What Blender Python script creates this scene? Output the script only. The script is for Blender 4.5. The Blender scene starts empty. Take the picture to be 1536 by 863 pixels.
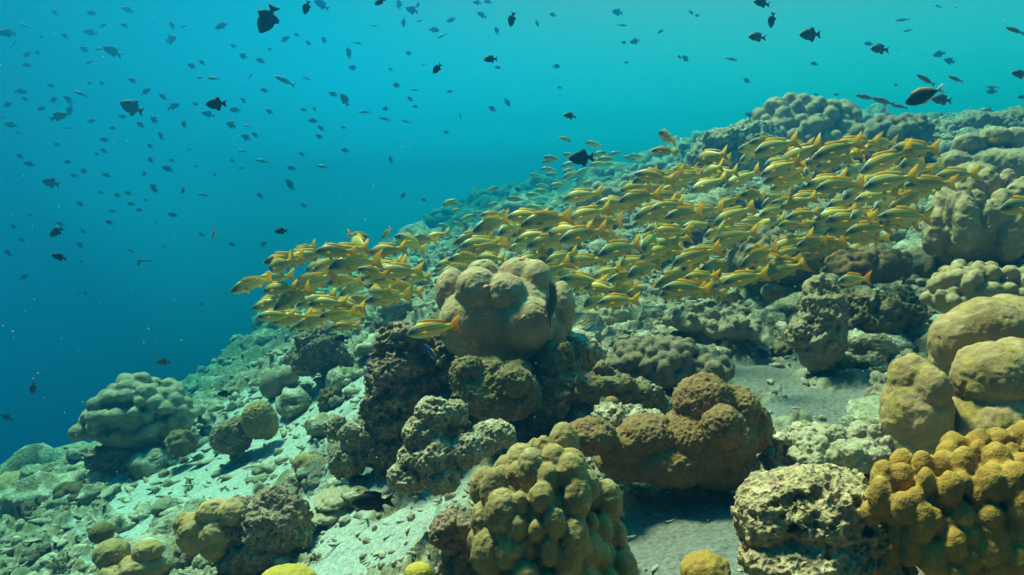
import bpy, math, random
import numpy as np

scene = bpy.context.scene
COL = scene.collection
R = math.radians

# ------------------------------------------------------------------ camera
PITCH = R(5.6)
cam_data = bpy.data.cameras.new("camera")
cam_data.lens = 24.0
cam_data.sensor_width = 36.0
cam_data.clip_start = 0.02
cam_data.clip_end = 500.0
cam = bpy.data.objects.new("camera", cam_data)
COL.objects.link(cam)
cam.location = (0, 0, 0)
cam.rotation_euler = (R(90) - PITCH, 0, 0)
scene.camera = cam

# ------------------------------------------------------------------ water light (world) and sun
SUN_DIR = np.array([-0.34, 0.29, 0.89]); SUN_DIR = SUN_DIR / np.linalg.norm(SUN_DIR)   # towards the sun
world = bpy.data.worlds.new("World")
scene.world = world
world.use_nodes = True
wt = world.node_tree
wt.nodes.clear()
def wn(kind, **kw):
    n = wt.nodes.new(kind)
    for k, v in kw.items():
        setattr(n, k, v)
    return n
tc = wn('ShaderNodeTexCoord')
sep = wn('ShaderNodeSeparateXYZ')
wt.links.new(tc.outputs['Generated'], sep.inputs[0])
rampz = wn('ShaderNodeValToRGB')
mapz = wn('ShaderNodeMapRange'); mapz.inputs['From Min'].default_value = -1; mapz.inputs['From Max'].default_value = 1
wt.links.new(sep.outputs['Z'], mapz.inputs['Value'])
wt.links.new(mapz.outputs[0], rampz.inputs['Fac'])
cr = rampz.color_ramp
stops = [(0.0, (0.000, 0.12, 0.30)), (0.30, (0.000, 0.27, 0.64)), (0.42, (0.000, 0.66, 1.18)), (0.51, (0.004, 0.70, 1.14)),
         (0.57, (0.012, 0.30, 0.42)), (0.66, (0.06, 0.14, 0.14)), (0.84, (0.16, 0.36, 0.36)), (1.0, (0.45, 0.75, 0.72))]
while len(cr.elements) < len(stops):
    cr.elements.new(0.5)
for e, (p, c) in zip(cr.elements, stops):
    e.position = p
    e.color = (*c, 1)
# the water is brighter and greener towards the shallow reef (right and ahead)
dotn = wn('ShaderNodeVectorMath', operation='DOT_PRODUCT')
dotn.inputs[1].default_value = (0.45, 0.76, 0.46)
wt.links.new(tc.outputs['Generated'], dotn.inputs[0])
mapd = wn('ShaderNodeMapRange'); mapd.inputs['From Min'].default_value = -0.1; mapd.inputs['From Max'].default_value = 1.0
wt.links.new(dotn.outputs['Value'], mapd.inputs['Value'])
rampd = wn('ShaderNodeValToRGB')
wt.links.new(mapd.outputs[0], rampd.inputs['Fac'])
crd = rampd.color_ramp
dstops = [(0.0, (0.0, 0.01, 0.02)), (0.25, (0.01, 0.16, 0.25)), (0.43, (0.01, 0.23, 0.29)), (0.74, (0.25, 1.70, 1.80)), (0.95, (5.5, 2.30, 1.60))]
while len(crd.elements) < len(dstops):
    crd.elements.new(0.5)
for e, (p, c) in zip(crd.elements, dstops):
    e.position = p
    e.color = (*c, 1)
mixw = wn('ShaderNodeMix', data_type='RGBA', blend_type='MULTIPLY')
mixw.inputs[0].default_value = 1.0
wt.links.new(rampz.outputs[0], mixw.inputs[6])
wt.links.new(rampd.outputs[0], mixw.inputs[7])
bg = wn('ShaderNodeBackground'); bg.inputs['Strength'].default_value = 0.45
wt.links.new(mixw.outputs[2], bg.inputs['Color'])
wo = wn('ShaderNodeOutputWorld')
wt.links.new(bg.outputs[0], wo.inputs['Surface'])

sun_d = bpy.data.lights.new("sun", 'SUN')
sun_d.energy = 5.0
sun_d.angle = R(9)
sun_d.color = (1.0, 0.535, 0.32)
sun = bpy.data.objects.new("sun", sun_d)
COL.objects.link(sun)
from mathutils import Vector
sun.rotation_euler = Vector(SUN_DIR).to_track_quat('Z', 'Y').to_euler()

vs = scene.view_settings
vs.view_transform = 'Standard'
vs.look = 'None'
vs.exposure = 1.95
vs.gamma = 1.0
vs.use_curve_mapping = False
scene.cycles.use_denoising = True
try:
    scene.cycles.denoiser = 'OPENIMAGEDENOISE'
except Exception:
    pass
scene.cycles.max_bounces = 4
scene.cycles.diffuse_bounces = 1
scene.cycles.glossy_bounces = 1
scene.cycles.transmission_bounces = 2
scene.cycles.volume_bounces = 0
scene.cycles.use_adaptive_sampling = True
scene.cycles.adaptive_threshold = 0.02
scene.cycles.sample_clamp_indirect = 4

# haze box limits (built after the ground)
HAZE = dict(x0=-17, x1=34, y0=-4, y1=48, z0=-31, z1=3.9)
HAZE_DENSITY = 0.182
HAZE_COLOR = (0.006, 0.14, 0.37)
HAZE_ABSORB = (0.0, 0.58, 0.84)

# ------------------------------------------------------------------ helpers
CP, SP = math.cos(PITCH), math.sin(PITCH)
F = 1024.0
def P(px, py, d):
    """point of the place seen at photo pixel (px, py) and d metres ahead of the camera"""
    x = (px - 768) / F * d
    u = (431.5 - py) / F * d
    return np.array([x, d * CP + u * SP, -d * SP + u * CP])
def project(p):
    p = np.asarray(p, float)
    d = p[..., 1] * CP - p[..., 2] * SP
    u = p[..., 1] * SP + p[..., 2] * CP
    d = np.maximum(d, 1e-3)
    return 768 + p[..., 0] / d * F, 431.5 - u / d * F, d

def _hash(ix, iy, iz, seed):
    h = (ix.astype(np.int64) * 374761393 + iy.astype(np.int64) * 668265263 + iz.astype(np.int64) * 2147483647 + seed * 1274126177) & 0xFFFFFFFF
    h = ((h ^ (h >> 13)) * 1274126177) & 0xFFFFFFFF
    h = ((h ^ (h >> 16)) * 2246822519) & 0xFFFFFFFF
    return (h ^ (h >> 15)) & 0xFFFFFFFF
_G = np.array([[1,1,0],[-1,1,0],[1,-1,0],[-1,-1,0],[1,0,1],[-1,0,1],[1,0,-1],[-1,0,-1],[0,1,1],[0,-1,1],[0,1,-1],[0,-1,-1],[1,1,0],[-1,1,0],[0,-1,1],[0,-1,-1]], float)
def perlin(p, seed=0):
    p = np.asarray(p, float)
    i = np.floor(p).astype(np.int64)
    f = p - i
    w = f * f * f * (f * (f * 6 - 15) + 10)
    out = 0
    for dx in (0, 1):
        for dy in (0, 1):
            for dz in (0, 1):
                g = _G[_hash(i[:, 0] + dx, i[:, 1] + dy, i[:, 2] + dz, seed) & 15]
                d = g[:, 0] * (f[:, 0] - dx) + g[:, 1] * (f[:, 1] - dy) + g[:, 2] * (f[:, 2] - dz)
                wx = w[:, 0] if dx else 1 - w[:, 0]
                wy = w[:, 1] if dy else 1 - w[:, 1]
                wz = w[:, 2] if dz else 1 - w[:, 2]
                out = out + d * wx * wy * wz
    return out
def fbm(p, octaves=4, seed=0, gain=0.5):
    a, s, out = 1.0, 1.0, 0
    for k in range(octaves):
        out = out + a * perlin(p * s + 17.3 * k, seed + k)
        a *= gain
        s *= 2.03
    return out
def ridged(p, octaves=4, seed=0):
    a, s, out = 1.0, 1.0, 0
    for k in range(octaves):
        out = out + a * (0.5 - np.abs(perlin(p * s + 9.1 * k, seed + k)) * 1.6)
        a *= 0.5
        s *= 2.1
    return out
def worley(p, seed=0):
    i = np.floor(p).astype(np.int64)
    f1 = np.full(len(p), 9.0)
    rnd = np.zeros(len(p))
    for dx in (-1, 0, 1):
        for dy in (-1, 0, 1):
            for dz in (-1, 0, 1):
                c = i + np.array([dx, dy, dz])
                h = _hash(c[:, 0], c[:, 1], c[:, 2], seed)
                q = c + np.stack([(h & 1023) / 1023.0, ((h >> 10) & 1023) / 1023.0, ((h >> 20) & 1023) / 1023.0], 1)
                d = np.linalg.norm(p - q, axis=1)
                m = d < f1
                f1 = np.where(m, d, f1)
                rnd = np.where(m, (h & 255) / 255.0, rnd)
    return f1, rnd

def ico(sub):
    import bmesh
    bm = bmesh.new()
    bmesh.ops.create_icosphere(bm, subdivisions=sub, radius=1.0)
    V = np.array([v.co[:] for v in bm.verts])
    T = np.array([[v.index for v in f.verts] for f in bm.faces])
    bm.free()
    return V, T
ICO = {s: ico(s) for s in (1, 2, 3, 4)}

def raw_mesh(name, V, T, smooth=True):
    """mesh from an array of vertices and an array of equal-sized faces"""
    V = np.asarray(V, np.float32); T = np.asarray(T, np.int32)
    n = T.shape[1]
    me = bpy.data.meshes.new(name)
    me.vertices.add(len(V)); me.vertices.foreach_set('co', V.ravel())
    me.loops.add(T.size); me.loops.foreach_set('vertex_index', T.ravel())
    me.polygons.add(len(T))
    me.polygons.foreach_set('loop_start', np.arange(0, T.size, n, dtype=np.int32))
    me.update(calc_edges=True)
    me.polygons.foreach_set('use_smooth', np.full(len(T), smooth))
    me.update()
    return me
def verts_of(me):
    a = np.empty(len(me.vertices) * 3, np.float32); me.vertices.foreach_get('co', a)
    return a.reshape(-1, 3).astype(float)
def normals_of(me):
    a = np.empty(len(me.vertices) * 3, np.float32); me.vertices.foreach_get('normal', a)
    return a.reshape(-1, 3).astype(float)
def set_verts(me, V):
    me.vertices.foreach_set('co', np.asarray(V, np.float32).ravel()); me.update()
def laplace(me, V, it, lam=0.5):
    e = np.empty(len(me.edges) * 2, np.int32); me.edges.foreach_get('vertices', e)
    a, b = e[0::2], e[1::2]
    n = len(V)
    deg = np.bincount(a, minlength=n) + np.bincount(b, minlength=n)
    for _ in range(it):
        S = np.stack([np.bincount(a, V[b, k], n) + np.bincount(b, V[a, k], n) for k in range(3)], 1)
        V = V + lam * (S / np.maximum(deg, 1)[:, None] - V)
    return V
def union(ells, vox):
    """one closed surface round a list of ellipsoids (centre, radii)"""
    Vs, Ts, o = [], [], 0
    v0, t0 = ICO[3]
    for c, r in ells:
        Vs.append(v0 * np.asarray(r) + np.asarray(c)); Ts.append(t0 + o); o += len(v0)
    me = raw_mesh('tmp', np.concatenate(Vs), np.concatenate(Ts))
    ob = bpy.data.objects.new('tmp', me); COL.objects.link(ob)
    m = ob.modifiers.new('r', 'REMESH'); m.mode = 'VOXEL'; m.voxel_size = float(vox); m.use_smooth_shade = True
    dg = bpy.context.evaluated_depsgraph_get()
    out = bpy.data.meshes.new_from_object(ob.evaluated_get(dg))
    bpy.data.objects.remove(ob); bpy.data.meshes.remove(me)
    return out
def darts(V, N, rmin, count, rng, up=-1.0, pts=None):
    idx = rng.permutation(len(V))
    out = []
    C = np.empty((0, 3))
    for i in idx:
        if N[i, 2] < up:
            continue
        if len(C) and np.min(np.sum((C - V[i]) ** 2, 1)) < rmin * rmin:
            continue
        out.append(i); C = np.vstack([C, V[i]])
        if len(out) >= count:
            break
    return out

def tag(o, label=None, cat=None, group=None, kind=None):
    if label: o['label'] = label
    if cat: o['category'] = cat
    if group: o['group'] = group
    if kind: o['kind'] = kind
    return o
def link(name, me, mat=None, parent=None, loc=None):
    if mat is not None and len(me.materials) == 0:
        me.materials.append(mat)
    o = bpy.data.objects.new(name, me)
    COL.objects.link(o)
    if parent is not None: o.parent = parent
    if loc is not None: o.location = loc
    return o

# ------------------------------------------------------------------ materials
def material(name):
    m = bpy.data.materials.new(name); m.use_nodes = True
    nt = m.node_tree
    b = nt.nodes['Principled BSDF']
    return m, nt, b
def nnode(nt, kind, **kw):
    n = nt.nodes.new(kind)
    for k, v in kw.items(): setattr(n, k, v)
    return n
def noise_node(nt, vec, scale, detail=4, rough=0.55):
    n = nnode(nt, 'ShaderNodeTexNoise'); n.inputs['Scale'].default_value = scale; n.inputs['Detail'].default_value = detail
    n.inputs['Roughness'].default_value = rough
    nt.links.new(vec, n.inputs['Vector'])
    return n.outputs['Fac']
def ramp_node(nt, fac, stops):
    n = nnode(nt, 'ShaderNodeValToRGB'); cr = n.color_ramp
    while len(cr.elements) < len(stops): cr.elements.new(0.5)
    for e, (p, c) in zip(cr.elements, stops):
        e.position = p; e.color = (*c, 1) if len(c) == 3 else c
    nt.links.new(fac, n.inputs['Fac'])
    return n.outputs['Color']
def mix_node(nt, fac, a, b, blend='MIX'):
    n = nnode(nt, 'ShaderNodeMix', data_type='RGBA', blend_type=blend)
    for k, v in ((0, fac), (6, a), (7, b)):
        if hasattr(v, 'links'): nt.links.new(v, n.inputs[k])
        elif k == 0: n.inputs[0].default_value = v
        else: n.inputs[k].default_value = (*v, 1)
    return n.outputs[2]
def step(nt, fac, lo, hi):
    n = nnode(nt, 'ShaderNodeMapRange'); n.inputs['From Min'].default_value = lo; n.inputs['From Max'].default_value = hi
    nt.links.new(fac, n.inputs['Value'])
    return n.outputs[0]

def coral_material(name, c1, c2, crust=None, crust_amt=0.0, grain=160.0, bump=0.35, mottle=7.0, vary=0.0, grain_dark=0.55, hard=1.0):
    """living coral or encrusted rock: two mottled tones, a fine polyp grain and patches of crust"""
    m, nt, b = material(name)
    co = nnode(nt, 'ShaderNodeTexCoord').outputs['Object']
    n1 = noise_node(nt, co, mottle, 5, 0.6)
    col = mix_node(nt, step(nt, n1, 0.36, 0.64), c1, c2)
    if crust is not None:
        n2 = noise_node(nt, co, mottle * 2.3, 6, 0.68)
        t = 0.66 - 0.3 * crust_amt
        col = mix_node(nt, step(nt, n2, t - 0.03, t + 0.05), col, crust)
    vor = nnode(nt, 'ShaderNodeTexVoronoi'); vor.inputs['Scale'].default_value = grain
    nt.links.new(co, vor.inputs['Vector'])
    n3 = noise_node(nt, co, grain * 0.32, 4, 0.7)
    g = step(nt, vor.outputs['Distance'], 0.05, 0.75)
    gcol = ramp_node(nt, g, [(0.0, (grain_dark,) * 3), (1.0, (1.12,) * 3)])
    col = mix_node(nt, 0.75 * hard, col, gcol, 'MULTIPLY')
    g3 = ramp_node(nt, n3, [(0.30, (0.55,) * 3), (0.62, (1.15,) * 3)])
    col = mix_node(nt, 0.8 * hard, col, g3, 'MULTIPLY')
    if vary > 0:
        oi = nnode(nt, 'ShaderNodeObjectInfo')
        hs = nnode(nt, 'ShaderNodeHueSaturation')
        hs.inputs['Hue'].default_value = 0.5
        mr = nnode(nt, 'ShaderNodeMapRange'); mr.inputs['To Min'].default_value = 1 - vary; mr.inputs['To Max'].default_value = 1 + vary
        nt.links.new(oi.outputs['Random'], mr.inputs['Value']); nt.links.new(mr.outputs[0], hs.inputs['Value'])
        nt.links.new(col, hs.inputs['Color'])
        col = hs.outputs['Color']
    nt.links.new(col, b.inputs['Base Color'])
    b.inputs['Roughness'].default_value = 0.8
    b.inputs['Specular IOR Level'].default_value = 0.15
    add = nnode(nt, 'ShaderNodeMath', operation='ADD')
    mul = nnode(nt, 'ShaderNodeMath', operation='MULTIPLY'); mul.inputs[1].default_value = 2.2 if hard > .6 else 1.0
    nt.links.new(n3, mul.inputs[0])
    nt.links.new(vor.outputs['Distance'], add.inputs[0]); nt.links.new(mul.outputs[0], add.inputs[1])
    bp = nnode(nt, 'ShaderNodeBump'); bp.inputs['Strength'].default_value = bump; bp.inputs['Distance'].default_value = 0.012
    nt.links.new(add.outputs[0], bp.inputs['Height'])
    nt.links.new(bp.outputs[0], b.inputs['Normal'])
    return m

M = {
 'tan':    coral_material('tan_coral', (0.50, 0.38, 0.21), (0.36, 0.265, 0.14), (0.56, 0.45, 0.27), 0.2, 190, 0.16, 9, hard=.45),
 'tanpink':coral_material('buff_coral', (0.56, 0.38, 0.20), (0.27, 0.185, 0.07), (0.40, 0.29, 0.08), 0.35, 210, 0.14, 7, hard=.45),
 'brown':  coral_material('dull_brown_coral', (0.31, 0.195, 0.08), (0.20, 0.125, 0.055), (0.24, 0.18, 0.13), 0.15, 170, 0.3, 8, hard=.8),
 'yellow': coral_material('mustard_coral', (0.37, 0.28, 0.115), (0.25, 0.19, 0.08), (0.44, 0.36, 0.19), 0.25, 230, 0.18, 11, hard=.5),
 'gold':   coral_material('golden_coral', (0.42, 0.255, 0.05), (0.27, 0.165, 0.04), (0.48, 0.34, 0.12), 0.2, 230, 0.18, 10, hard=.5),
 'grey':   coral_material('grey_coral', (0.31, 0.25, 0.155), (0.20, 0.165, 0.105), (0.38, 0.31, 0.20), 0.2, 150, 0.25, 9, 0.25, hard=.6),
 'olive':  coral_material('olive_coral', (0.25, 0.205, 0.08), (0.15, 0.125, 0.06), (0.32, 0.22, 0.17), 0.35, 120, 0.45, 9, 0.25),
 'pale':   coral_material('pale_coral', (0.46, 0.42, 0.29), (0.30, 0.275, 0.185), (0.52, 0.46, 0.30), 0.2, 120, 0.3, 9, 0.25, hard=.7),
 'rock':   coral_material('reef_rock', (0.27, 0.21, 0.13), (0.165, 0.13, 0.088), (0.42, 0.35, 0.22), 0.34, 70, 0.7, 8, 0.2, 0.4),
 'crust':  coral_material('crusted_dead_coral', (0.44, 0.385, 0.26), (0.31, 0.27, 0.165), (0.56, 0.50, 0.37), 0.45, 90, 0.5, 10, 0.2, 0.5),
 'porous': coral_material('porous_limestone', (0.58, 0.47, 0.29), (0.38, 0.31, 0.155), (0.40, 0.25, 0.19), 0.30, 85, 0.7, 9, 0.0, 0.35),
 'pinkrock':coral_material('pink_crusted_rock', (0.32, 0.25, 0.16), (0.25, 0.165, 0.125), (0.42, 0.37, 0.22), 0.3, 90, 0.6, 9, 0.15, 0.45),
 'lime':   coral_material('lime_yellow_coral', (0.50, 0.36, 0.05), (0.36, 0.28, 0.05), None, 0, 180, 0.2, 8, 0.15, hard=.5),
}

# ------------------------------------------------------------------ the reef ground
ctrl_px = [
 # photo x, photo y, metres ahead
 (-250,900,4.6),(0,863,3.6),(250,863,2.9),(500,863,2.3),(768,863,1.85),(1000,863,1.6),(1300,863,1.5),(1536,863,1.45),(1750,863,1.4),
 (768,1100,1.3),(300,1100,1.9),(1300,1100,1.1),
 (0,748,5.3),(200,745,4.3),(450,740,3.35),(620,745,2.6),(800,745,2.25),(1010,790,1.85),(1200,720,2.1),(1500,720,1.95),
 (130,700,5.9),(300,645,5.4),(420,640,4.6),(560,645,3.4),(690,640,2.95),(900,640,2.75),(1230,612,2.7),(1140,562,3.1),(1450,640,2.4),(1650,560,2.4),
 (300,580,10.5),(400,560,8.0),(500,520,5.6),(700,540,3.6),(900,530,3.4),(1200,525,3.45),(1050,490,3.8),(1400,470,3.3),(1560,430,3.2),
 (480,455,12.5),(560,450,8.5),(700,450,5.2),(900,435,4.7),(1150,395,4.6),(1400,390,4.2),(1560,350,4.3),
 (590,372,24.0),(640,348,27.0),(720,318,29.0),(800,330,17.0),(880,300,12.5),(1000,305,8.0),(1100,255,7.2),(1200,230,7.4),(1400,220,7.6),(1536,200,7.6),(1700,190,7.6),
]
ctrl = [P(*c) for c in ctrl_px]
ctrl += [np.array(c, float) for c in [(-7,6.5,-4.6),(-6,9,-4.2),(-7.5,14,-5.4),(-5.5,18,-3.6),(-9,4,-6.0),(-6.5,1,-4.4),(-14,10,-11),(-16,25,-13),(-9,28,-5.8),
                                          (0,46,0.7),(5,26,1.6),(10,24,1.8),(-9,36,-4.0),(12,36,1.8),(14,10,2.1),(10,4,1.7),(4,-2,0.3),(-3,-2,-2.4),(20,20,2.2),(4,12,1.35),(8,13,1.5),(5,18,1.5),(10,17,1.7),(2.5,15,1.0),(14,15,2.0)]]
ctrl = np.array(ctrl)
def tps_fit(X, z, lam=0.02):
    n = len(X)
    d = np.linalg.norm(X[:, None] - X[None], axis=2)
    K = np.where(d > 0, d * d * np.log(np.maximum(d, 1e-9)), 0) + lam * np.eye(n)
    A = np.zeros((n + 3, n + 3)); A[:n, :n] = K; A[:n, n:] = np.c_[np.ones(n), X]; A[n:, :n] = A[:n, n:].T
    return np.linalg.solve(A, np.r_[z, 0, 0, 0])
_w = tps_fit(ctrl[:, :2], ctrl[:, 2])
def base_z(xy):
    xy = np.atleast_2d(xy)
    out = np.empty(len(xy))
    for s in range(0, len(xy), 20000):
        q = xy[s:s + 20000]
        d = np.linalg.norm(q[:, None] - ctrl[None, :, :2], axis=2)
        K = d * d * np.log(np.maximum(d, 1e-9))
        out[s:s + 20000] = K @ _w[:-3] + _w[-3] + q @ _w[-2:]
    return np.clip(out, -29, 2.8)

CLEAR = [(P(562, 770, 2.35)[:2], .28), (P(1235, 612, 2.7)[:2], .2), (P(1140, 562, 3.1)[:2], .18), (P(1015, 810, 1.8)[:2], .22), (P(380, 690, 4.3)[:2], .45)]
sand_px = [(1235,612,2.7,.30),(1140,562,3.1,.24),(1020,800,1.85,.26),(1015,860,1.6,.2),(380,690,4.3,.75),(460,650,4.2,.6),(300,700,4.6,.6),(520,780,2.8,.35),
           (565,772,2.35,.2),(560,720,2.9,.3),(600,790,2.4,.25),(430,600,5.6,.6),(480,560,5.6,.5),(530,830,2.3,.25),(330,770,3.4,.3),(60,800,4.6,.4),(700,700,2.5,.15)]
SAND = [(P(a, b, c)[:2], r) for a, b, c, r in sand_px]
def sand_mask(xy):
    p3 = np.c_[xy, np.zeros(len(xy))]
    w = 0
    for c, r in SAND:
        w = np.maximum(w, np.exp(-np.sum((xy - c) ** 2, 1) / (r * r)))
    n = fbm(p3 * 1.6, 4, 5)
    n2 = fbm(p3 * 7, 4, 8, .65)
    left = np.clip((-xy[:, 0] - 0.3) / 1.2, 0, 1) * np.clip((9 - xy[:, 1]) / 4, 0, 1)
    return np.clip((w * 1.35 + left * 0.24 + n * 0.55 + n2 * 0.5 - 0.40) * 2.6, 0, 1)
def ground_z(xy, detail=True):
    z = base_z(xy)
    if not detail:
        return z, None
    p3 = np.c_[xy, np.zeros(len(xy))]
    dist = np.linalg.norm(xy, axis=1)
    s = sand_mask(xy)
    rub = 1 - s
    f1, rn = worley(p3 * 5.0 + 0.25 * fbm(p3 * 8, 2, 3)[:, None], 11)
    bumps = np.clip(1 - (f1 / 0.75) ** 2, 0, 1) * (0.3 + rn)
    f2, rn2 = worley(p3 * 14, 12)
    small = np.clip(1 - (f2 / 0.7) ** 2, 0, 1) * rn2
    f3, rn3 = worley(p3 * 1.7 + 0.3 * fbm(p3 * 2, 2, 4)[:, None], 13)
    big = np.clip(1 - (f3 / 0.8) ** 2, 0, 1) * rn3
    farw = np.clip((dist - 3.5) / 5, 0, 1)
    z = z + rub * (0.055 * bumps + 0.022 * small + 0.05 * ridged(p3 * 3.5, 4, 21) - 0.02) + rub * farw * (0.30 * big) + 0.016 * fbm(p3 * 6, 3, 31) + (0.003 + 0.014 * rub) * fbm(p3 * 22, 4, 32, .65)
    z = z + (0.3 * rub + 0.06) * 0.02 * ridged(p3 * 16, 3, 33)
    return z, s

NA, NR = 900, 680
az = np.linspace(R(-54), R(54), NA)
rr = 0.75 * (46.0 / 0.75) ** (np.linspace(0, 1, NR) ** 0.92)
AA, RR = np.meshgrid(az, rr)
XY = np.c_[(np.sin(AA) * RR).ravel(), (np.cos(AA) * RR).ravel()]
GZ, GS = ground_z(XY)
idx = np.arange(NA * NR).reshape(NR, NA)
quads = np.stack([idx[:-1, :-1], idx[:-1, 1:], idx[1:, 1:], idx[1:, :-1]], -1).reshape(-1, 4)
qx = XY[quads[:, 0], 0]
quads = quads[(qx > -16) & (qx < 33)]
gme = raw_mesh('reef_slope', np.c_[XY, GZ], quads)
POCKET_SHADE = np.zeros(len(XY))  # soft mask of the sand pockets whose shade is painted into the colour
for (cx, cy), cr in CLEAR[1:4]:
    POCKET_SHADE = np.maximum(POCKET_SHADE, np.exp(-((XY[:, 0] - cx) ** 2 + (XY[:, 1] - cy) ** 2) / (3.4 * cr) ** 2))
att2 = gme.attributes.new('silt', 'FLOAT', 'POINT'); att2.data.foreach_set('value', POCKET_SHADE.astype(np.float32))
att = gme.attributes.new('sand', 'FLOAT', 'POINT'); att.data.foreach_set('value', GS.astype(np.float32))

m, nt, b = material('reef_ground')
geo = nnode(nt, 'ShaderNodeTexCoord').outputs['Object']
an = nnode(nt, 'ShaderNodeAttribute'); an.attribute_name = 'sand'
nA = noise_node(nt, geo, 3.0, 6, 0.65)
nB = noise_node(nt, geo, 14.0, 6, 0.7)
nC = noise_node(nt, geo, 70.0, 4, 0.7)
rockc = ramp_node(nt, nB, [(0.30, (0.075, 0.072, 0.05)), (0.45, (0.20, 0.19, 0.125)), (0.55, (0.32, 0.31, 0.22)), (0.68, (0.47, 0.475, 0.38))])
rock2 = mix_node(nt, step(nt, nA, 0.45, 0.65), rockc, (0.23, 0.19, 0.07))
rock2 = mix_node(nt, 0.45, rockc, rock2)
sandc = ramp_node(nt, nC, [(0.32, (0.28, 0.33, 0.30)), (0.5, (0.42, 0.49, 0.45)), (0.7, (0.51, 0.58, 0.54))])
sl = nnode(nt, 'ShaderNodeAttribute'); sl.attribute_name = 'silt'     # shade of the pockets between the corals, painted as darker grey sand
shadec = ramp_node(nt, nC, [(0.32, (0.115, 0.12, 0.11)), (0.5, (0.17, 0.175, 0.16)), (0.7, (0.22, 0.225, 0.20))])
sandc = mix_node(nt, sl.outputs['Fac'], sandc, shadec)
sn = nnode(nt, 'ShaderNodeMath', operation='ADD'); nt.links.new(an.outputs['Fac'], sn.inputs[0])
sub = nnode(nt, 'ShaderNodeMath', operation='MULTIPLY_ADD'); sub.inputs[1].default_value = 1.0; sub.inputs[2].default_value = -0.5
nt.links.new(nB, sub.inputs[0]); nt.links.new(sub.outputs[0], sn.inputs[1])
col = mix_node(nt, step(nt, sn.outputs[0], 0.22, 0.78), rock2, sandc)
gr = ramp_node(nt, nC, [(0.3, (0.65,) * 3), (0.65, (1.12,) * 3)])
col = mix_node(nt, 0.5, col, gr, 'MULTIPLY')
nt.links.new(col, b.inputs['Base Color'])
b.inputs['Roughness'].default_value = 0.95; b.inputs['Specular IOR Level'].default_value = 0.1
bp = nnode(nt, 'ShaderNodeBump'); bp.inputs['Strength'].default_value = 0.6; bp.inputs['Distance'].default_value = 0.02
nt.links.new(nC, bp.inputs['Height']); nt.links.new(bp.outputs[0], b.inputs['Normal'])
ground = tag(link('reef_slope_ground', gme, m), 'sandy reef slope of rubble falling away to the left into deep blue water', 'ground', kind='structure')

# ------------------------------------------------------------------ the water that fades far things
hz = HAZE
hv = np.array([[x, y, z] for x in (hz['x0'], hz['x1']) for y in (hz['y0'], hz['y1']) for z in (hz['z0'], hz['z1'])])
hf = np.array([[0,1,3,2],[4,6,7,5],[0,4,5,1],[2,3,7,6],[0,2,6,4],[1,5,7,3]])
hm = bpy.data.materials.new('sea_water_haze'); hm.use_nodes = True
ht = hm.node_tree; ht.nodes.clear()
pv = ht.nodes.new('ShaderNodeVolumePrincipled')
pv.inputs['Color'].default_value = (*HAZE_COLOR, 1); pv.inputs['Density'].default_value = HAZE_DENSITY
pv.inputs['Absorption Color'].default_value = (*HAZE_ABSORB, 1); pv.inputs['Anisotropy'].default_value = 0.72
ho = ht.nodes.new('ShaderNodeOutputMaterial'); ht.links.new(pv.outputs[0], ho.inputs['Volume'])
tag(link('haze', raw_mesh('haze', hv, hf, False), hm), 'blue green sea water fading the distant reef', 'haze', kind='stuff')

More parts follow.
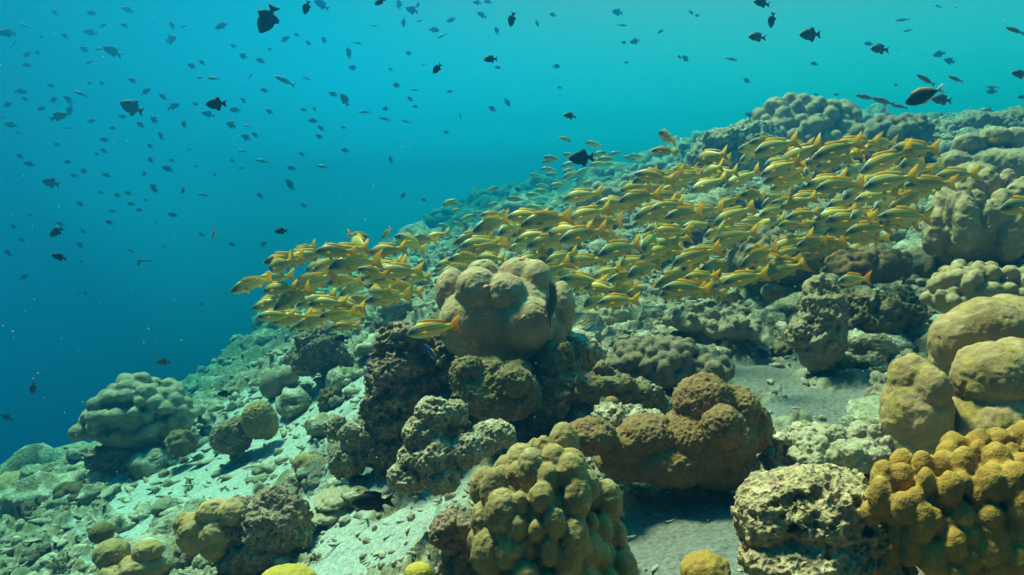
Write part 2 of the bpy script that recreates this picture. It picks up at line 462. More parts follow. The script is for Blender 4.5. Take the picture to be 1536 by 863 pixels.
# ------------------------------------------------------------------ corals and rocks one by one
HERO = []          # (px, py, radius px, depth) of what is already placed
def coral(name, label, cat, mat, d, lobes, knob=None, rough=0.0, rough_scale=9.0, smooth=2, pits=None, ridges=None, group=None, seed=1, knob_up=-0.35, knob_out=0.35, knob_tall=1.0, fine=0.0, knob_var=(.72, 1.28), knob_gap=1.25, craters=()):
    """lobes: photo x, photo y, half width, half height in photo pixels, metres behind d.  knob: (radius px, count)"""
    rng = np.random.RandomState(seed)
    k = d / F
    ells = []
    for l in lobes:
        px, py, rx, ry = l[:4]
        dd = l[4] if len(l) > 4 else 0.0
        ells.append((P(px, py, d + dd), (rx * k, (rx + ry) * 0.5 * k if len(l) < 6 else l[5] * k, ry * k)))
    vox = max(2.0 * k, 0.0035)
    if knob:
        rk, cnt = knob
        me = union(ells, vox * 2.0)
        V, N = verts_of(me), normals_of(me)
        V = laplace(me, V, 3)
        ids = darts(V, N, rk * k * knob_gap, cnt, rng, knob_up)
        for i in ids:
            r = rk * k * rng.uniform(*knob_var)
            dirn = N[i] + np.array([0, 0, 0.35]); dirn /= np.linalg.norm(dirn)
            ells.append((V[i] + dirn * r * knob_out * rng.uniform(0.6, 1.4), (r, r, r * knob_tall * rng.uniform(0.85, 1.25))))
        bpy.data.meshes.remove(me)
    me = union(ells, vox)
    V = laplace(me, verts_of(me), smooth)
    set_verts(me, V)
    N = normals_of(me)
    size = np.mean([l[2] for l in lobes]) * k
    if ridges:
        sc, amp = ridges
        w = fbm(V * sc * 0.45, 2, seed + 5)
        V = V + N * (amp * (np.abs(np.sin((w * 5.0 + V[:, 0] * sc * 0.5) * 3.0)) - 0.5))[:, None]
    if rough > 0:
        q = V * rough_scale + seed * 3.1
        f, rn = worley(q * 1.6 + 0.4 * fbm(q * 2, 2, seed)[:, None], seed)
        dsp = 0.9 * ridged(q, 4, seed) - 0.25 + 0.8 * np.sqrt(np.clip(1 - (f / 0.7) ** 2, 0, 1)) * rn
        V = V + N * (rough * dsp)[:, None]
        set_verts(me, V); N = normals_of(me)
        q = V * rough_scale * 5.5
        f, rn = worley(q, seed + 3)
        V = V + N * (rough * 0.30 * (np.sqrt(np.clip(1 - (f / 0.65) ** 2, 0, 1)) * rn + ridged(q * .8, 3, seed + 7) - 0.6))[:, None]
    if pits:
        rp, cnt, dep = pits
        ids = darts(V, N, rp * k * 1.6, cnt, rng, -0.2)
        dn = np.zeros(len(V))
        for i in ids:
            r = rp * k * rng.uniform(0.35, 1.3)
            t = np.linalg.norm(V - V[i], axis=1) / r
            dn = np.maximum(dn, np.clip(1.4 * (1 - t ** 2), 0, 1) * r * dep)
        V = V - N * dn[:, None]
    for cx, cy, cr_, dep in craters:
        qx, qy, qd = project(V)
        near = np.hypot(qx - cx, qy - cy) < cr_ * .5
        if near.any():
            c0 = V[near][np.argmin(qd[near])]
            t = np.linalg.norm(V - c0, axis=1) / (cr_ * k)
            V = V - N * (np.clip(1.5 * (1 - t ** 2), 0, 1) * cr_ * k * dep)[:, None]
    V = V + N * ((0.010 * size * (.35 if smooth >= 5 else 1)) * fbm(V / max(size, .02) * 5, 3, seed + 9) * 3 + (0.0016 * d) * fine * fbm(V / (d * 0.004), 2, seed + 2))[:, None]
    px = np.mean([l[0] for l in lobes]); py = max(l[1] + l[3] for l in lobes)
    base = np.array([V[:, 0].mean(), V[:, 1].mean(), V[:, 2].min()])
    set_verts(me, V - base)
    me.polygons.foreach_set('use_smooth', np.ones(len(me.polygons), bool))
    me.name = name
    o = link(name, me, M[mat], None, base)
    tag(o, label, cat, group)
    for l in lobes:
        HERO.append((l[0], l[1], max(l[2], l[3]), d))
    return o

# -- the middle pinnacle
coral('dome_coral', 'large tan dome coral of swollen lobes on top of the middle pinnacle', 'coral', 'tan', 2.8,
      [(756,474,91,64),(679,440,26,38,.0),(716,436,32,34,-.13),(725,409,24,20,.03),(782,416,38,30,.02),(760,440,29,28,-.16),(803,424,26,34,-.02),
       (790,486,42,40,-.16),(842,466,20,44,-.02),(705,486,46,50,-.08),(750,515,62,28,-.05),(820,500,30,34,-.05)], smooth=5, seed=3, rough=0.005, rough_scale=14)
coral('reef_rock', 'dark brown rock column with a pale encrusted top left of the dome coral', 'rock', 'rock', 2.75,
      [(602,566,44,70,.05),(606,508,34,22,.0),(584,610,36,55,.05),(640,560,48,60,.15),(596,660,42,40,.1),(650,620,50,50,.2)], rough=0.045, rough_scale=7, seed=5)
coral('reef_rock', 'dark craggy rock under the dome coral carrying the olive nodular coral', 'rock', 'rock', 2.75,
      [(740,570,95,52,.15),(830,600,60,60,.15),(700,620,60,50,.1),(790,640,70,40,.1),(850,640,50,50,.1)], rough=0.04, rough_scale=7, seed=6)
coral('nodular_coral', 'olive nodular coral with knobs just below the dome coral', 'coral', 'olive', 2.5,
      [(702,562,27,28),(718,590,30,30,-.02),(768,574,30,25,-.02),(792,592,20,28),(748,604,42,24),(735,556,28,20,.04),(772,556,26,18,.05),(765,612,30,16)], rough=0.016, rough_scale=13, seed=7, smooth=2)
coral('reef_rock', 'brown rough boulder right of the dome coral base', 'rock', 'crust', 2.8,
      [(872,532,36,30),(850,520,26,22,.05),(885,552,22,22)], rough=0.024, rough_scale=10, seed=8)
coral('reef_rock', 'knobbly yellowish rock between dome coral and flat yellow coral', 'rock', 'olive', 2.6,
      [(838,545,26,26),(843,580,28,26,-.03),(836,606,20,16,-.05)], rough=0.03, rough_scale=11, seed=9)
coral('flat_coral', 'low yellow topped flat coral with a small peak', 'coral', 'olive', 2.5,
      [(908,574,42,15),(905,556,14,14),(940,586,36,12,.03),(880,588,18,12)], rough=0.016, rough_scale=13, seed=10)
coral('reef_rock', 'small dark rock below the grey knob coral', 'rock', 'rock', 2.55, [(965,592,32,20,.05),(985,610,26,18,.05),(930,605,22,14,.02)], rough=0.02, rough_scale=12, seed=11)
coral('knob_coral', 'grey coral mound covered with small round knobs behind the brown coral', 'coral', 'grey', 2.95,
      [(985,540,66,24),(945,548,32,20),(1022,546,36,24),(1066,558,24,26,-.05),(1000,560,60,22,-.02)], knob=(10.5, 150), seed=12, knob_up=-0.15)
coral('plate_coral', 'pale flat plate coral with a bumpy rim on the reef shelf', 'coral', 'pale', 3.5,
      [(1068,484,66,14,0,40),(1095,496,40,14,-.1,30),(1035,480,30,14,0,30),(1070,510,50,14,.05,30)], knob=(7, 60), seed=13, rough=0.012, rough_scale=10)
coral('column_coral', 'upright knobbly grey column coral at the edge of the sand pocket', 'coral', 'grey', 3.0,
      [(1236,438,20,20),(1234,470,30,34),(1232,505,34,36),(1228,530,28,22),(1205,500,18,20)], rough=0.03, rough_scale=10, seed=14)
coral('reef_rock', 'dark rock mass right of the column coral above the sand pocket', 'rock', 'olive', 3.15,
      [(1310,482,46,38),(1288,455,26,22),(1345,468,32,30),(1330,510,50,36,.1),(1275,510,34,36,.1),(1375,500,34,34,.1)], rough=0.04, rough_scale=8, seed=15)
coral('brown_coral', 'big orange brown coral with a tall rounded head and low left lobe', 'coral', 'brown', 2.0,
      [(886,654,38,27,-.05),(938,668,44,26),(975,655,50,34),(1056,606,46,46),(1098,622,44,44,.02),(1128,642,28,38,.02),(1085,640,30,30,-.12),(1062,655,72,52),(1010,690,70,38),(1075,695,62,38,.02),(950,690,60,30,.05)],
      smooth=4, seed=16, rough=0.006, rough_scale=16, fine=1)
coral('reef_rock', 'pale crusted ledge behind the low lobe of the brown coral', 'rock', 'crust', 2.2, [(930,625,42,16),(965,635,36,16),(905,640,30,14)], rough=0.018, rough_scale=14, seed=17)
coral('ball_coral', 'tiny orange brown ball coral on the ledge behind the brown coral', 'coral', 'brown', 2.3, [(917,604,12,10)], seed=18)
coral('lobed_coral', 'mustard coral of crowded rounded lobes in the middle of the bottom edge', 'coral', 'yellow', 1.6,
      [(818,775,64,78),(768,760,36,46),(866,785,42,54,.05),(822,700,32,26,.02),(805,845,74,46,-.02),(886,835,42,46,.02),(754,805,30,42)], knob=(19.5, 150), seed=19, knob_up=-0.55, knob_out=0.50, knob_tall=1.35, smooth=2, knob_var=(.55, 1.35), knob_gap=1.3, rough=.0025, rough_scale=18)
coral('dead_coral', 'pale crusted dead coral with a branch reaching right above the mustard coral', 'coral', 'crust', 2.2,
      [(652,620,30,24),(682,622,20,22,.02),(636,652,32,32),(655,688,34,34,-.03),(612,716,30,22,-.02),(662,716,28,24,-.05),(698,676,26,26,-.03),(742,652,32,22,.02),(720,664,26,20),(630,690,34,30)],
      rough=0.010, rough_scale=16, seed=20, fine=1.5, pits=(4, 120, 1.0))
coral('mushroom_rock', 'pink and cream crusted knob on a dark stem beside the mustard coral', 'rock', 'pinkrock', 1.72,
      [(682,795,36,28),(705,808,28,28,.02),(690,850,30,60,.05)], rough=0.014, rough_scale=16, seed=21)
coral('porous_rock', 'cream porous boulder riddled with holes at the bottom right', 'rock', 'porous', 1.4,
      [(1215,765,92,60),(1158,775,56,62),(1285,795,58,56),(1235,735,72,34,.02),(1215,835,100,50,-.02),(1300,840,60,50)], rough=0.012, rough_scale=13, seed=22, pits=(9, 50, 1.4), fine=1, craters=[(1190, 742, 24, .9), (1216, 744, 18, .9), (1258, 738, 9, 1.2), (1215, 785, 8, 1.3), (1232, 792, 7, 1.3), (1222, 802, 6, 1.3), (1240, 805, 7, 1.3), (1206, 798, 6, 1.3), (1248, 790, 5, 1.3)])
coral('brain_coral', 'small orange brown dotted coral at the bottom edge left of the porous boulder', 'coral', 'gold', 1.3, [(1058,858,36,26)], seed=23, knob=(4.0, 160), knob_out=0.2)
coral('knob_coral', 'golden coral with crowded round knobs filling the bottom right corner', 'coral', 'gold', 1.3,
      [(1470,745,66,62),(1400,745,60,36),(1350,762,36,28),(1420,810,66,56),(1500,800,66,76),(1530,715,46,42)], knob=(16.5, 170), seed=24, knob_up=-0.5, knob_out=0.75, knob_tall=1.4, smooth=2, knob_gap=1.35, knob_var=(.7, 1.25))
coral('massive_coral', 'smooth olive brown coral pillar with a yellow shoulder beside the sand pocket', 'coral', 'tanpink', 1.9,
      [(1372,568,36,36),(1394,584,26,36,-.05),(1374,622,48,64),(1382,665,52,44)], smooth=6, seed=25, rough=.010, rough_scale=5)
coral('massive_coral', 'smooth buff topped coral boulder above the golden knob coral', 'coral', 'tanpink', 1.85,
      [(1486,566,52,54),(1520,560,50,50,.05),(1492,640,62,66),(1540,620,50,70)], smooth=6, seed=26, rough=.010, rough_scale=4.5)
coral('massive_coral', 'broad buff topped smooth coral dome behind the two other smooth corals', 'coral', 'tanpink', 2.15,
      [(1478,494,60,46),(1515,480,56,36,.05),(1432,508,32,42),(1440,545,40,50,.05),(1530,540,60,60)], smooth=6, seed=27, rough=.010, rough_scale=4)
coral('ridged_coral', 'tan coral with folded ridges behind the smooth buff dome', 'coral', 'tan', 2.8,
      [(1458,428,46,24),(1505,432,44,22,-.03),(1430,450,34,22),(1525,450,40,26,-.05)], knob=(10, 70), knob_out=.45, seed=28, smooth=2)
coral('ridged_coral', 'low cream coral with flowing ridges between porous boulder and smooth pillar', 'coral', 'pale', 1.95,
      [(1288,680,72,24),(1250,664,44,18,.03),(1325,668,40,26),(1225,690,34,16)], knob=(11, 50), knob_out=.1, seed=29, smooth=2, rough=0.010, rough_scale=12)
coral('reef_rock', 'rough rock behind the porous boulder left of the cream ridged coral', 'rock', 'crust', 2.05, [(1185,668,28,18),(1210,655,24,14,.05),(1165,690,26,20)], rough=0.022, rough_scale=13, seed=30)
coral('folded_coral', 'big tan coral dome with hanging folds at the right edge', 'coral', 'tan', 3.6,
      [(1476,322,58,42),(1448,345,42,38,-.05),(1510,350,48,42,-.05),(1480,365,60,28)], smooth=3, seed=31, rough=0.012, rough_scale=5, knob=(15, 45), knob_tall=1.9, knob_out=.15)
coral('lobed_coral', 'cluster of round tan heads high on the right reef', 'coral', 'tan', 5.0,
      [(1490,245,56,22),(1452,216,20,16),(1492,206,22,15),(1522,208,20,16),(1432,244,26,18),(1515,250,36,26,-.1),(1460,262,34,18,-.1)], smooth=3, seed=32, rough=0.012, rough_scale=5)
coral('dome_coral', 'tall rounded coral head rising against the water on the right skyline', 'coral', 'tan', 7.0,
      [(1205,186,56,30),(1165,190,34,28),(1252,188,30,24),(1210,212,82,30)], knob=(11, 90), seed=33, knob_out=.3)
coral('reef_rock', 'sunlit rough rock shoulder left of the tall skyline coral head', 'rock', 'crust', 6.6,
      [(1092,212,36,22),(1125,220,46,32),(1066,236,30,20),(1100,245,60,22)], rough=0.07, rough_scale=3.5, seed=34)
coral('dome_coral', 'low knobbed coral dome on the skyline under the black surgeonfish', 'coral', 'grey', 6.0,
      [(1330,208,48,22),(1362,200,26,18),(1296,218,28,14),(1335,228,58,18)], knob=(9, 80), seed=35, knob_out=.3)
coral('reef_rock', 'craggy mound on the skyline between the knobbed dome and the right reef top', 'rock', 'crust', 7.4, [(1400,200,34,18),(1385,215,30,14),(1425,212,24,14)], rough=0.06, rough_scale=3.5, seed=36)
coral('reef_rock', 'broad mound forming the top of the reef at the right edge', 'rock', 'grey', 7.2, [(1472,185,36,16),(1515,188,40,18),(1540,200,40,20)], rough=0.06, rough_scale=3, seed=37)
coral('lobed_coral', 'pale clumped coral head behind the middle of the yellow school', 'coral', 'pale', 7.0,
      [(908,300,26,16),(930,298,22,16,.1),(884,304,16,10),(948,280,18,12,.4)], knob=(8, 60), seed=38)
coral('finger_coral', 'grey bed of short stubby fingers below the right part of the school', 'coral', 'grey', 4.1,
      [(1150,378,46,20),(1185,402,44,24),(1135,402,36,22),(1215,385,30,18)], knob=(7.5, 170), seed=39, knob_out=0.7, knob_tall=1.3, knob_up=-.2)
coral('ridged_coral', 'brown coral mound with wavy ridges below the school', 'coral', 'brown', 3.6,
      [(1290,404,42,24),(1325,404,30,22),(1262,416,24,18)], knob=(8, 90), knob_out=.5, seed=40)
coral('ball_coral', 'smooth grey ball coral in front of the stubby finger bed', 'coral', 'grey', 3.4, [(1158,438,17,14)], seed=41, smooth=3)
coral('ball_coral', 'pair of rounded tan heads left of the wavy brown mound', 'coral', 'tan', 3.3, [(1222,432,18,16),(1245,424,16,14)], seed=42, smooth=3)
# -- the sandy left slope
coral('plate_coral', 'big round coral head of overlapping pale plates standing on the left slope', 'coral', 'pale', 5.0,
      [(208,618,62,36),(168,640,34,20,-.05),(252,632,36,30),(212,592,42,16),(150,650,22,10,-.1),(205,645,58,28)], knob=(11.5, 95), seed=43, knob_out=.6, knob_tall=.75, knob_up=0.05)
coral('reef_rock', 'dark undercut rock carrying the big plated coral head', 'rock', 'rock', 5.0, [(200,682,56,26),(170,690,36,22),(235,680,36,24)], rough=0.05, rough_scale=5, seed=44)
coral('reef_rock', 'bluish rounded rock beside a ridged yellow coral on the sand slope', 'rock', 'rock', 4.3, [(348,655,30,26),(362,640,20,16)], rough=0.02, rough_scale=9, seed=45)
coral('ridged_coral', 'small mustard coral with upright ridges on the sand slope', 'coral', 'yellow', 4.25, [(388,630,24,28),(402,636,14,22)], ridges=(30, 0.018), seed=46)
coral('ball_coral', 'small yellow green knob coral right of the plated coral head', 'coral', 'olive', 4.6, [(272,668,18,18)], knob=(6, 30), seed=47)
coral('ball_coral', 'pair of smooth grey rounded heads higher up the sand slope', 'coral', 'grey', 5.2, [(408,578,18,22),(433,565,16,14)], seed=48, smooth=3)
coral('reef_rock', 'dark rock hump beneath the left end of the school', 'rock', 'rock', 4.9, [(478,525,30,34),(500,540,22,20),(462,545,24,16)], rough=0.05, rough_scale=6, seed=49)
coral('reef_rock', 'big broken brown boulder with a pale top near the bottom left', 'rock', 'pinkrock', 2.6,
      [(405,790,44,46),(362,785,36,40),(432,790,32,40),(410,752,34,14),(380,820,60,36)], rough=0.028, rough_scale=9, seed=50)
coral('lobed_coral', 'buff lobed coral leaning on the left side of the broken boulder', 'coral', 'tanpink', 2.55, [(318,768,24,18),(292,800,24,30),(325,805,26,36),(350,770,24,20),(276,785,14,14)], smooth=3, seed=51, rough=0.008, rough_scale=12)
coral('ball_coral', 'yellow topped round coral near the bottom left corner', 'coral', 'yellow', 2.75, [(168,832,26,22)], seed=52, smooth=3, rough=.006, rough_scale=14)
coral('lobed_coral', 'yellow buff coral pair right of the yellow topped round coral', 'coral', 'tanpink', 2.7, [(222,826,22,14),(215,850,36,18),(180,860,30,14)], seed=53, smooth=3, rough=.008, rough_scale=14)
coral('ball_coral', 'small round green grey coral above the yellow topped coral', 'coral', 'olive', 3.2, [(152,800,18,16)], seed=54)
coral('ball_coral', 'bright yellow coral crown peeking over the bottom edge', 'coral', 'lime', 1.9, [(432,868,42,18)], seed=55, smooth=3)
coral('ball_coral', 'little yellow knob coral at the bottom edge left of the mushroom rock', 'coral', 'lime', 1.62, [(628,860,22,16)], seed=56, smooth=3)
coral('reef_rock', 'low crusted rock on the sand left of the dark column', 'rock', 'crust', 2.9, [(520,690,30,20),(540,660,26,22),(505,640,20,16,.2)], rough=0.03, rough_scale=10, seed=57)
print('heroes done')

# ------------------------------------------------------------------ smaller corals and rocks scattered over the reef
def proto(seed, kind):
    rng = np.random.RandomState(seed)
    ells = []
    if kind == 'lobed':
        ells = [((0, 0, 0.2), (0.8, 0.8, 0.6))]
        for k in range(26):
            a, e = rng.uniform(0, 6.28), rng.uniform(0.0, 1.45)
            n = np.array([math.cos(a) * math.cos(e), math.sin(a) * math.cos(e), math.sin(e)])
            ells.append((n * np.array([.75, .75, .6]) + [0, 0, .2], (rng.uniform(.2, .36),) * 2 + (rng.uniform(.2, .42),)))
        me = union(ells, 0.045); sm, rg = 3, 0.03
    elif kind == 'knob':
        ells = [((0, 0, 0.15), (0.85, 0.75, 0.5))]
        for k in range(90):
            a, e = rng.uniform(0, 6.28), math.asin(rng.uniform(0.0, 1))
            n = np.array([math.cos(a) * math.cos(e), math.sin(a) * math.cos(e), math.sin(e)])
            ells.append((n * np.array([.85, .75, .55]) + [0, 0, .15], (rng.uniform(.1, .17),) * 2 + (rng.uniform(.12, .25),)))
        me = union(ells, 0.04); sm, rg = 1, 0.02
    elif kind == 'ball':
        ells = [((0, 0, 0.3), (0.8, 0.75, 0.65))] + [((rng.uniform(-.4, .4), rng.uniform(-.4, .4), rng.uniform(.2, .6)), (rng.uniform(.3, .6),) * 3) for k in range(5)]
        me = union(ells, 0.05); sm, rg = 4, 0.05
    elif kind == 'rock':
        ells = [((rng.uniform(-.5, .5), rng.uniform(-.5, .5), rng.uniform(-.1, .5)), rng.uniform(.25, .6, 3)) for k in range(9)]
        me = union(ells, 0.045); sm, rg = 1, 0.17
    elif kind == 'plate':
        ells = [((0, 0, .1), (.35, .35, .3))] + [((rng.uniform(-.3, .3), rng.uniform(-.3, .3), .25 + .12 * k), (rng.uniform(.5, .85), rng.uniform(.5, .85), .08)) for k in range(5)]
        me = union(ells, 0.04); sm, rg = 1, 0.05
    elif kind == 'bush':
        ells = [((0, 0, .1), (.4, .4, .25))]
        for k in range(46):
            a, e = rng.uniform(0, 6.28), math.asin(rng.uniform(0.25, 1))
            n = np.array([math.cos(a) * math.cos(e), math.sin(a) * math.cos(e), math.sin(e)])
            for t in (.35, .5, .65, .8, .92):
                ells.append((n * t * rng.uniform(.9, 1.1), (0.085 * (1.25 - .5 * t),) * 3))
        me = union(ells, 0.035); sm, rg = 1, 0.02
    V = laplace(me, verts_of(me), sm); set_verts(me, V); N = normals_of(me)
    q = V * 2.2 + seed
    f, rn = worley(q * 2, seed)
    V = V + N * (rg * (ridged(q, 4, seed) - .2 + .6 * np.sqrt(np.clip(1 - (f / .7) ** 2, 0, 1)) * rn))[:, None]
    V = V + N * (rg * .3 * ridged(q * 5, 2, seed + 1))[:, None]
    V = laplace(me, V, 1, .3)
    set_verts(me, V)
    me.polygons.foreach_set('use_smooth', np.ones(len(me.polygons), bool))
    return me
KINDS = {'lobed': ('lobed_coral', 'lobed', 'coral', ['tan', 'yellow', 'grey', 'pale', 'olive']), 'knob': ('knob_coral', 'knobbly', 'coral', ['grey', 'pale', 'olive', 'yellow']),
         'ball': ('ball_coral', 'rounded', 'coral', ['tan', 'grey', 'olive', 'yellow', 'tanpink']), 'rock': ('reef_rock', 'craggy', 'rock', ['rock', 'crust', 'crust', 'olive', 'pinkrock']),
         'plate': ('plate_coral', 'plated', 'coral', ['pale', 'grey', 'olive']), 'bush': ('bushy_coral', 'bushy', 'coral', ['pale', 'olive', 'grey'])}
TONE = {'tan': 'tan', 'yellow': 'mustard', 'grey': 'grey', 'pale': 'pale', 'olive': 'olive', 'tanpink': 'buff', 'rock': 'dark brown', 'crust': 'cream crusted', 'pinkrock': 'pinkish'}
PROTO = {}
for k, (nm, adj, cat, mats) in KINDS.items():
    for s in range(3 if k == 'rock' else 2):
        me = proto(60 + 7 * s, k)
        for mt in mats:
            c = me.copy(); c.materials.append(M[mt]); c.name = nm
            PROTO.setdefault((k, mt), []).append(c)
rng = np.random.RandomState(77)
SC = 0
tries = 0
placed = []
while SC < 290 and tries < 40000:
    tries += 1
    a = rng.uniform(R(-40), R(42)); r = math.exp(rng.uniform(math.log(1.5), math.log(36)))
    xy = np.array([[math.sin(a) * r, math.cos(a) * r]])
    zb = base_z(xy)[0]
    p = np.array([xy[0, 0], xy[0, 1], zb])
    px, py, d = project(p)
    if not (-40 < px < 1580 and 100 < py < 900): continue
    s = sand_mask(xy)[0]
    if any(np.hypot(p[0] - cx, p[1] - cy) < cr for (cx, cy), cr in CLEAR): continue
    if s > 0.6 and rng.rand() < 0.75: continue
    size = min(rng.lognormal(math.log(0.13), 0.5), 0.42)
    size = min(size, 0.034 * d + 0.02)
    size = max(size, 0.011 * d)
    rp = size / d * F
    bad = False
    for hx, hy, hr, hd in HERO:
        if abs(px - hx) < hr * 0.85 + rp * .7 and abs(py - rp * .5 - hy) < hr * 0.85 + rp * .7 and d < hd + 0.4:
            bad = True; break
    if bad: continue
    kind = rng.choice(['lobed', 'knob', 'ball', 'rock', 'plate', 'bush'], p=[.2, .18, .15, .27, .08, .12])
    if kind == 'plate':
        if d > 6: continue
        size = min(size, .13)
    if any((p[0] - q[0]) ** 2 + (p[1] - q[1]) ** 2 < (0.75 * (size + q[2])) ** 2 for q in placed): continue
    placed.append((p[0], p[1], size))
    mt = KINDS[kind][3][rng.randint(len(KINDS[kind][3]))]
    lst = PROTO[(kind, mt)]
    o = bpy.data.objects.new(KINDS[kind][0], lst[rng.randint(len(lst))])
    COL.objects.link(o)
    o.location = p + np.array([0, 0, 0.0])
    o.scale = size * np.array([rng.uniform(.85, 1.2), rng.uniform(.85, 1.2), rng.uniform(.75, 1.15)])
    o.rotation_euler = (rng.uniform(-.25, .25), rng.uniform(-.25, .25) - .2, rng.uniform(0, 6.28))
    if d > 11: where, grp = 'on the distant reef fading into the blue', 'corals and rocks on the distant reef'
    elif px < 600: where, grp = 'on the sandy rubble slope falling to the deep', 'small corals and rocks on the sandy slope'
    elif d > 3.6: where, grp = 'on the reef under and behind the yellow school', 'corals and rocks behind the school'
    else: where, grp = 'among the larger corals near the camera', 'small corals and rocks among the big corals'
    tag(o, f'small {TONE[mt]} {KINDS[kind][1]} {KINDS[kind][2]} {where}', KINDS[kind][2], grp)
    SC += 1
print('scatter', SC, tries)

# rubble: thousands of broken pieces lying on the slope
rng = np.random.RandomState(5)
v1, t1 = ICO[2]
Vs, Ts, o0 = [], [], 0
vars_ = []
for k in range(14):
    q = v1 * rng.uniform(.6, 1.3, 3)
    q = q * (1 + 0.5 * fbm(v1 * 1.5 + k * 5, 3, k, .5))[:, None]
    if k % 3 == 0: q = q * np.array([2.2, .6, .6])
    vars_.append(q)
n = 11000
aa = rng.uniform(R(-40), R(40), n); r_ = np.exp(rng.uniform(math.log(1.4), math.log(12), n))
rxy = np.c_[np.sin(aa) * r_, np.cos(aa) * r_]
rz, rs = ground_z(rxy)
def near_pocket(xy):
    w = np.zeros(len(xy))
    for (cx, cy), cr in CLEAR[1:4]:
        w = np.maximum(w, np.exp(-((xy[:, 0] - cx) ** 2 + (xy[:, 1] - cy) ** 2) / (2.4 * cr) ** 2))
    return w
keep = rng.rand(n) < (1 - .9 * near_pocket(rxy)) * np.where(rs > .7, .30, .95)
for i in np.where(keep)[0]:
    sz = r_[i] * min(rng.lognormal(math.log(0.0036), .6), .0085)
    yaw = rng.uniform(0, 6.28); c, s = math.cos(yaw), math.sin(yaw)
    q = vars_[rng.randint(14)] * sz
    q = np.c_[q[:, 0] * c - q[:, 1] * s, q[:, 0] * s + q[:, 1] * c, q[:, 2] * .8]
    Vs.append(q + [rxy[i, 0], rxy[i, 1], rz[i] + sz * .15]); Ts.append(t1 + o0); o0 += len(v1)
# broken finger-coral sticks among the rubble
def stick(r1):
    q = v1 * np.array([r1.uniform(2.5, 5), .75, .75]); q[:, 2] += .08 * q[:, 0] ** 2 * r1.uniform(-1, 1)
    return q * (1 + .35 * fbm(v1 * 2.2 + r1.uniform(0, 50), 3, 3))[:, None]
sticks = [stick(rng) for _ in range(10)]
n = 5000
aa = rng.uniform(R(-40), R(40), n); r_ = np.exp(rng.uniform(math.log(1.4), math.log(9), n))
rxy = np.c_[np.sin(aa) * r_, np.cos(aa) * r_]
rz, rs = ground_z(rxy)
pocket_w = near_pocket(rxy)
for i in range(n):
    if rs[i] > .75 and rng.rand() < .6: continue
    if pocket_w[i] > .3 and rng.rand() < .9: continue
    sz = r_[i] * min(rng.lognormal(math.log(0.0020), .4), .004)
    yaw = rng.uniform(0, 6.28); c, s = math.cos(yaw), math.sin(yaw)
    q = sticks[rng.randint(10)] * sz
    q[:, 2] += q[:, 0] * rng.uniform(-.35, .35)
    q = np.c_[q[:, 0] * c - q[:, 1] * s, q[:, 0] * s + q[:, 1] * c, q[:, 2]]
    Vs.append(q + [rxy[i, 0], rxy[i, 1], rz[i] + sz * .3]); Ts.append(t1 + o0); o0 += len(v1)
rub = coral_material('coral_rubble_pieces', (0.40, 0.36, 0.27), (0.24, 0.21, 0.14), (0.52, 0.48, 0.38), 0.5, 120, 0.4, 6)
tag(link('coral_rubble', raw_mesh('coral_rubble', np.concatenate(Vs), np.concatenate(Ts)), rub), 'broken coral rubble strewn over the slope', 'rubble', kind='stuff')

# the crowd of small corals and lumps that nobody could count, all over the slope and the far ridge
rng = np.random.RandomState(31)
lumps = []
v3, t3 = ICO[3]
for k in range(12):
    q = v3 * [1, 1, .85]
    f, rn = worley(v3 * rng.uniform(1.6, 2.8) + k * 3, k)
    q = q * (0.75 + .45 * np.sqrt(np.clip(1 - (f / .75) ** 2, 0, 1)) * (.6 + .6 * rn) + .25 * fbm(v3 * 1.3 + k, 3, k))[:, None]
    lumps.append(q * [rng.uniform(.8, 1.3), rng.uniform(.8, 1.3), rng.uniform(.6, 1.1)])
v2, t2 = ICO[2]
lumps2 = []
for k in range(12):
    f, rn = worley(v2 * rng.uniform(1.4, 2.4) + k * 3, k)
    q = v2 * [1, 1, .85] * (0.8 + .4 * np.sqrt(np.clip(1 - (f / .75) ** 2, 0, 1)) * (.6 + .6 * rn) + .35 * fbm(v2 * 1.3 + k, 3, k))[:, None]
    lumps2.append(q * [rng.uniform(.8, 1.4), rng.uniform(.8, 1.3), rng.uniform(.55, 1.1)])
n = 6500
aa = rng.uniform(R(-42), R(50), n); r_ = np.exp(rng.uniform(math.log(1.9), math.log(43), n))
rxy = np.c_[np.sin(aa) * r_, np.cos(aa) * r_]
rz = base_z(rxy); rs = sand_mask(rxy)
clump = fbm(np.c_[rxy * .9, rz], 3, 44)
Ls, Lt, l0 = [], [], 0
for i in range(n):
    if rs[i] > .55 and rng.rand() < (.30 if rxy[i, 0] < 0 else .75): continue
    if r_[i] < 9 and clump[i] < -.22: continue
    if any(np.hypot(rxy[i, 0] - cx, rxy[i, 1] - cy) < cr for (cx, cy), cr in CLEAR): continue
    sz = min(r_[i] * rng.lognormal(math.log(0.0105), .5), .55)
    yaw = rng.uniform(0, 6.28); c, s = math.cos(yaw), math.sin(yaw)
    small_one = sz < .0125 * r_[i]
    vq, tq = (lumps2, t2) if small_one else (lumps, t3)
    q = vq[rng.randint(12)] * sz
    q = np.c_[q[:, 0] * c - q[:, 1] * s, q[:, 0] * s + q[:, 1] * c, q[:, 2]]
    Ls.append(q + [rxy[i, 0], rxy[i, 1], rz[i] + sz * rng.uniform(0, .35)]); Lt.append(tq + l0); l0 += len(q)
lump_mat = coral_material('small_coral_growth', (0.35, 0.34, 0.22), (0.18, 0.175, 0.115), (0.48, 0.48, 0.37), 0.5, 60, 0.5, 2.6)
tag(link('coral_growth', raw_mesh('coral_growth', np.concatenate(Ls), np.concatenate(Lt)), lump_mat), 'countless small coral lumps covering the slope and far ridge', 'coral growth', kind='stuff')

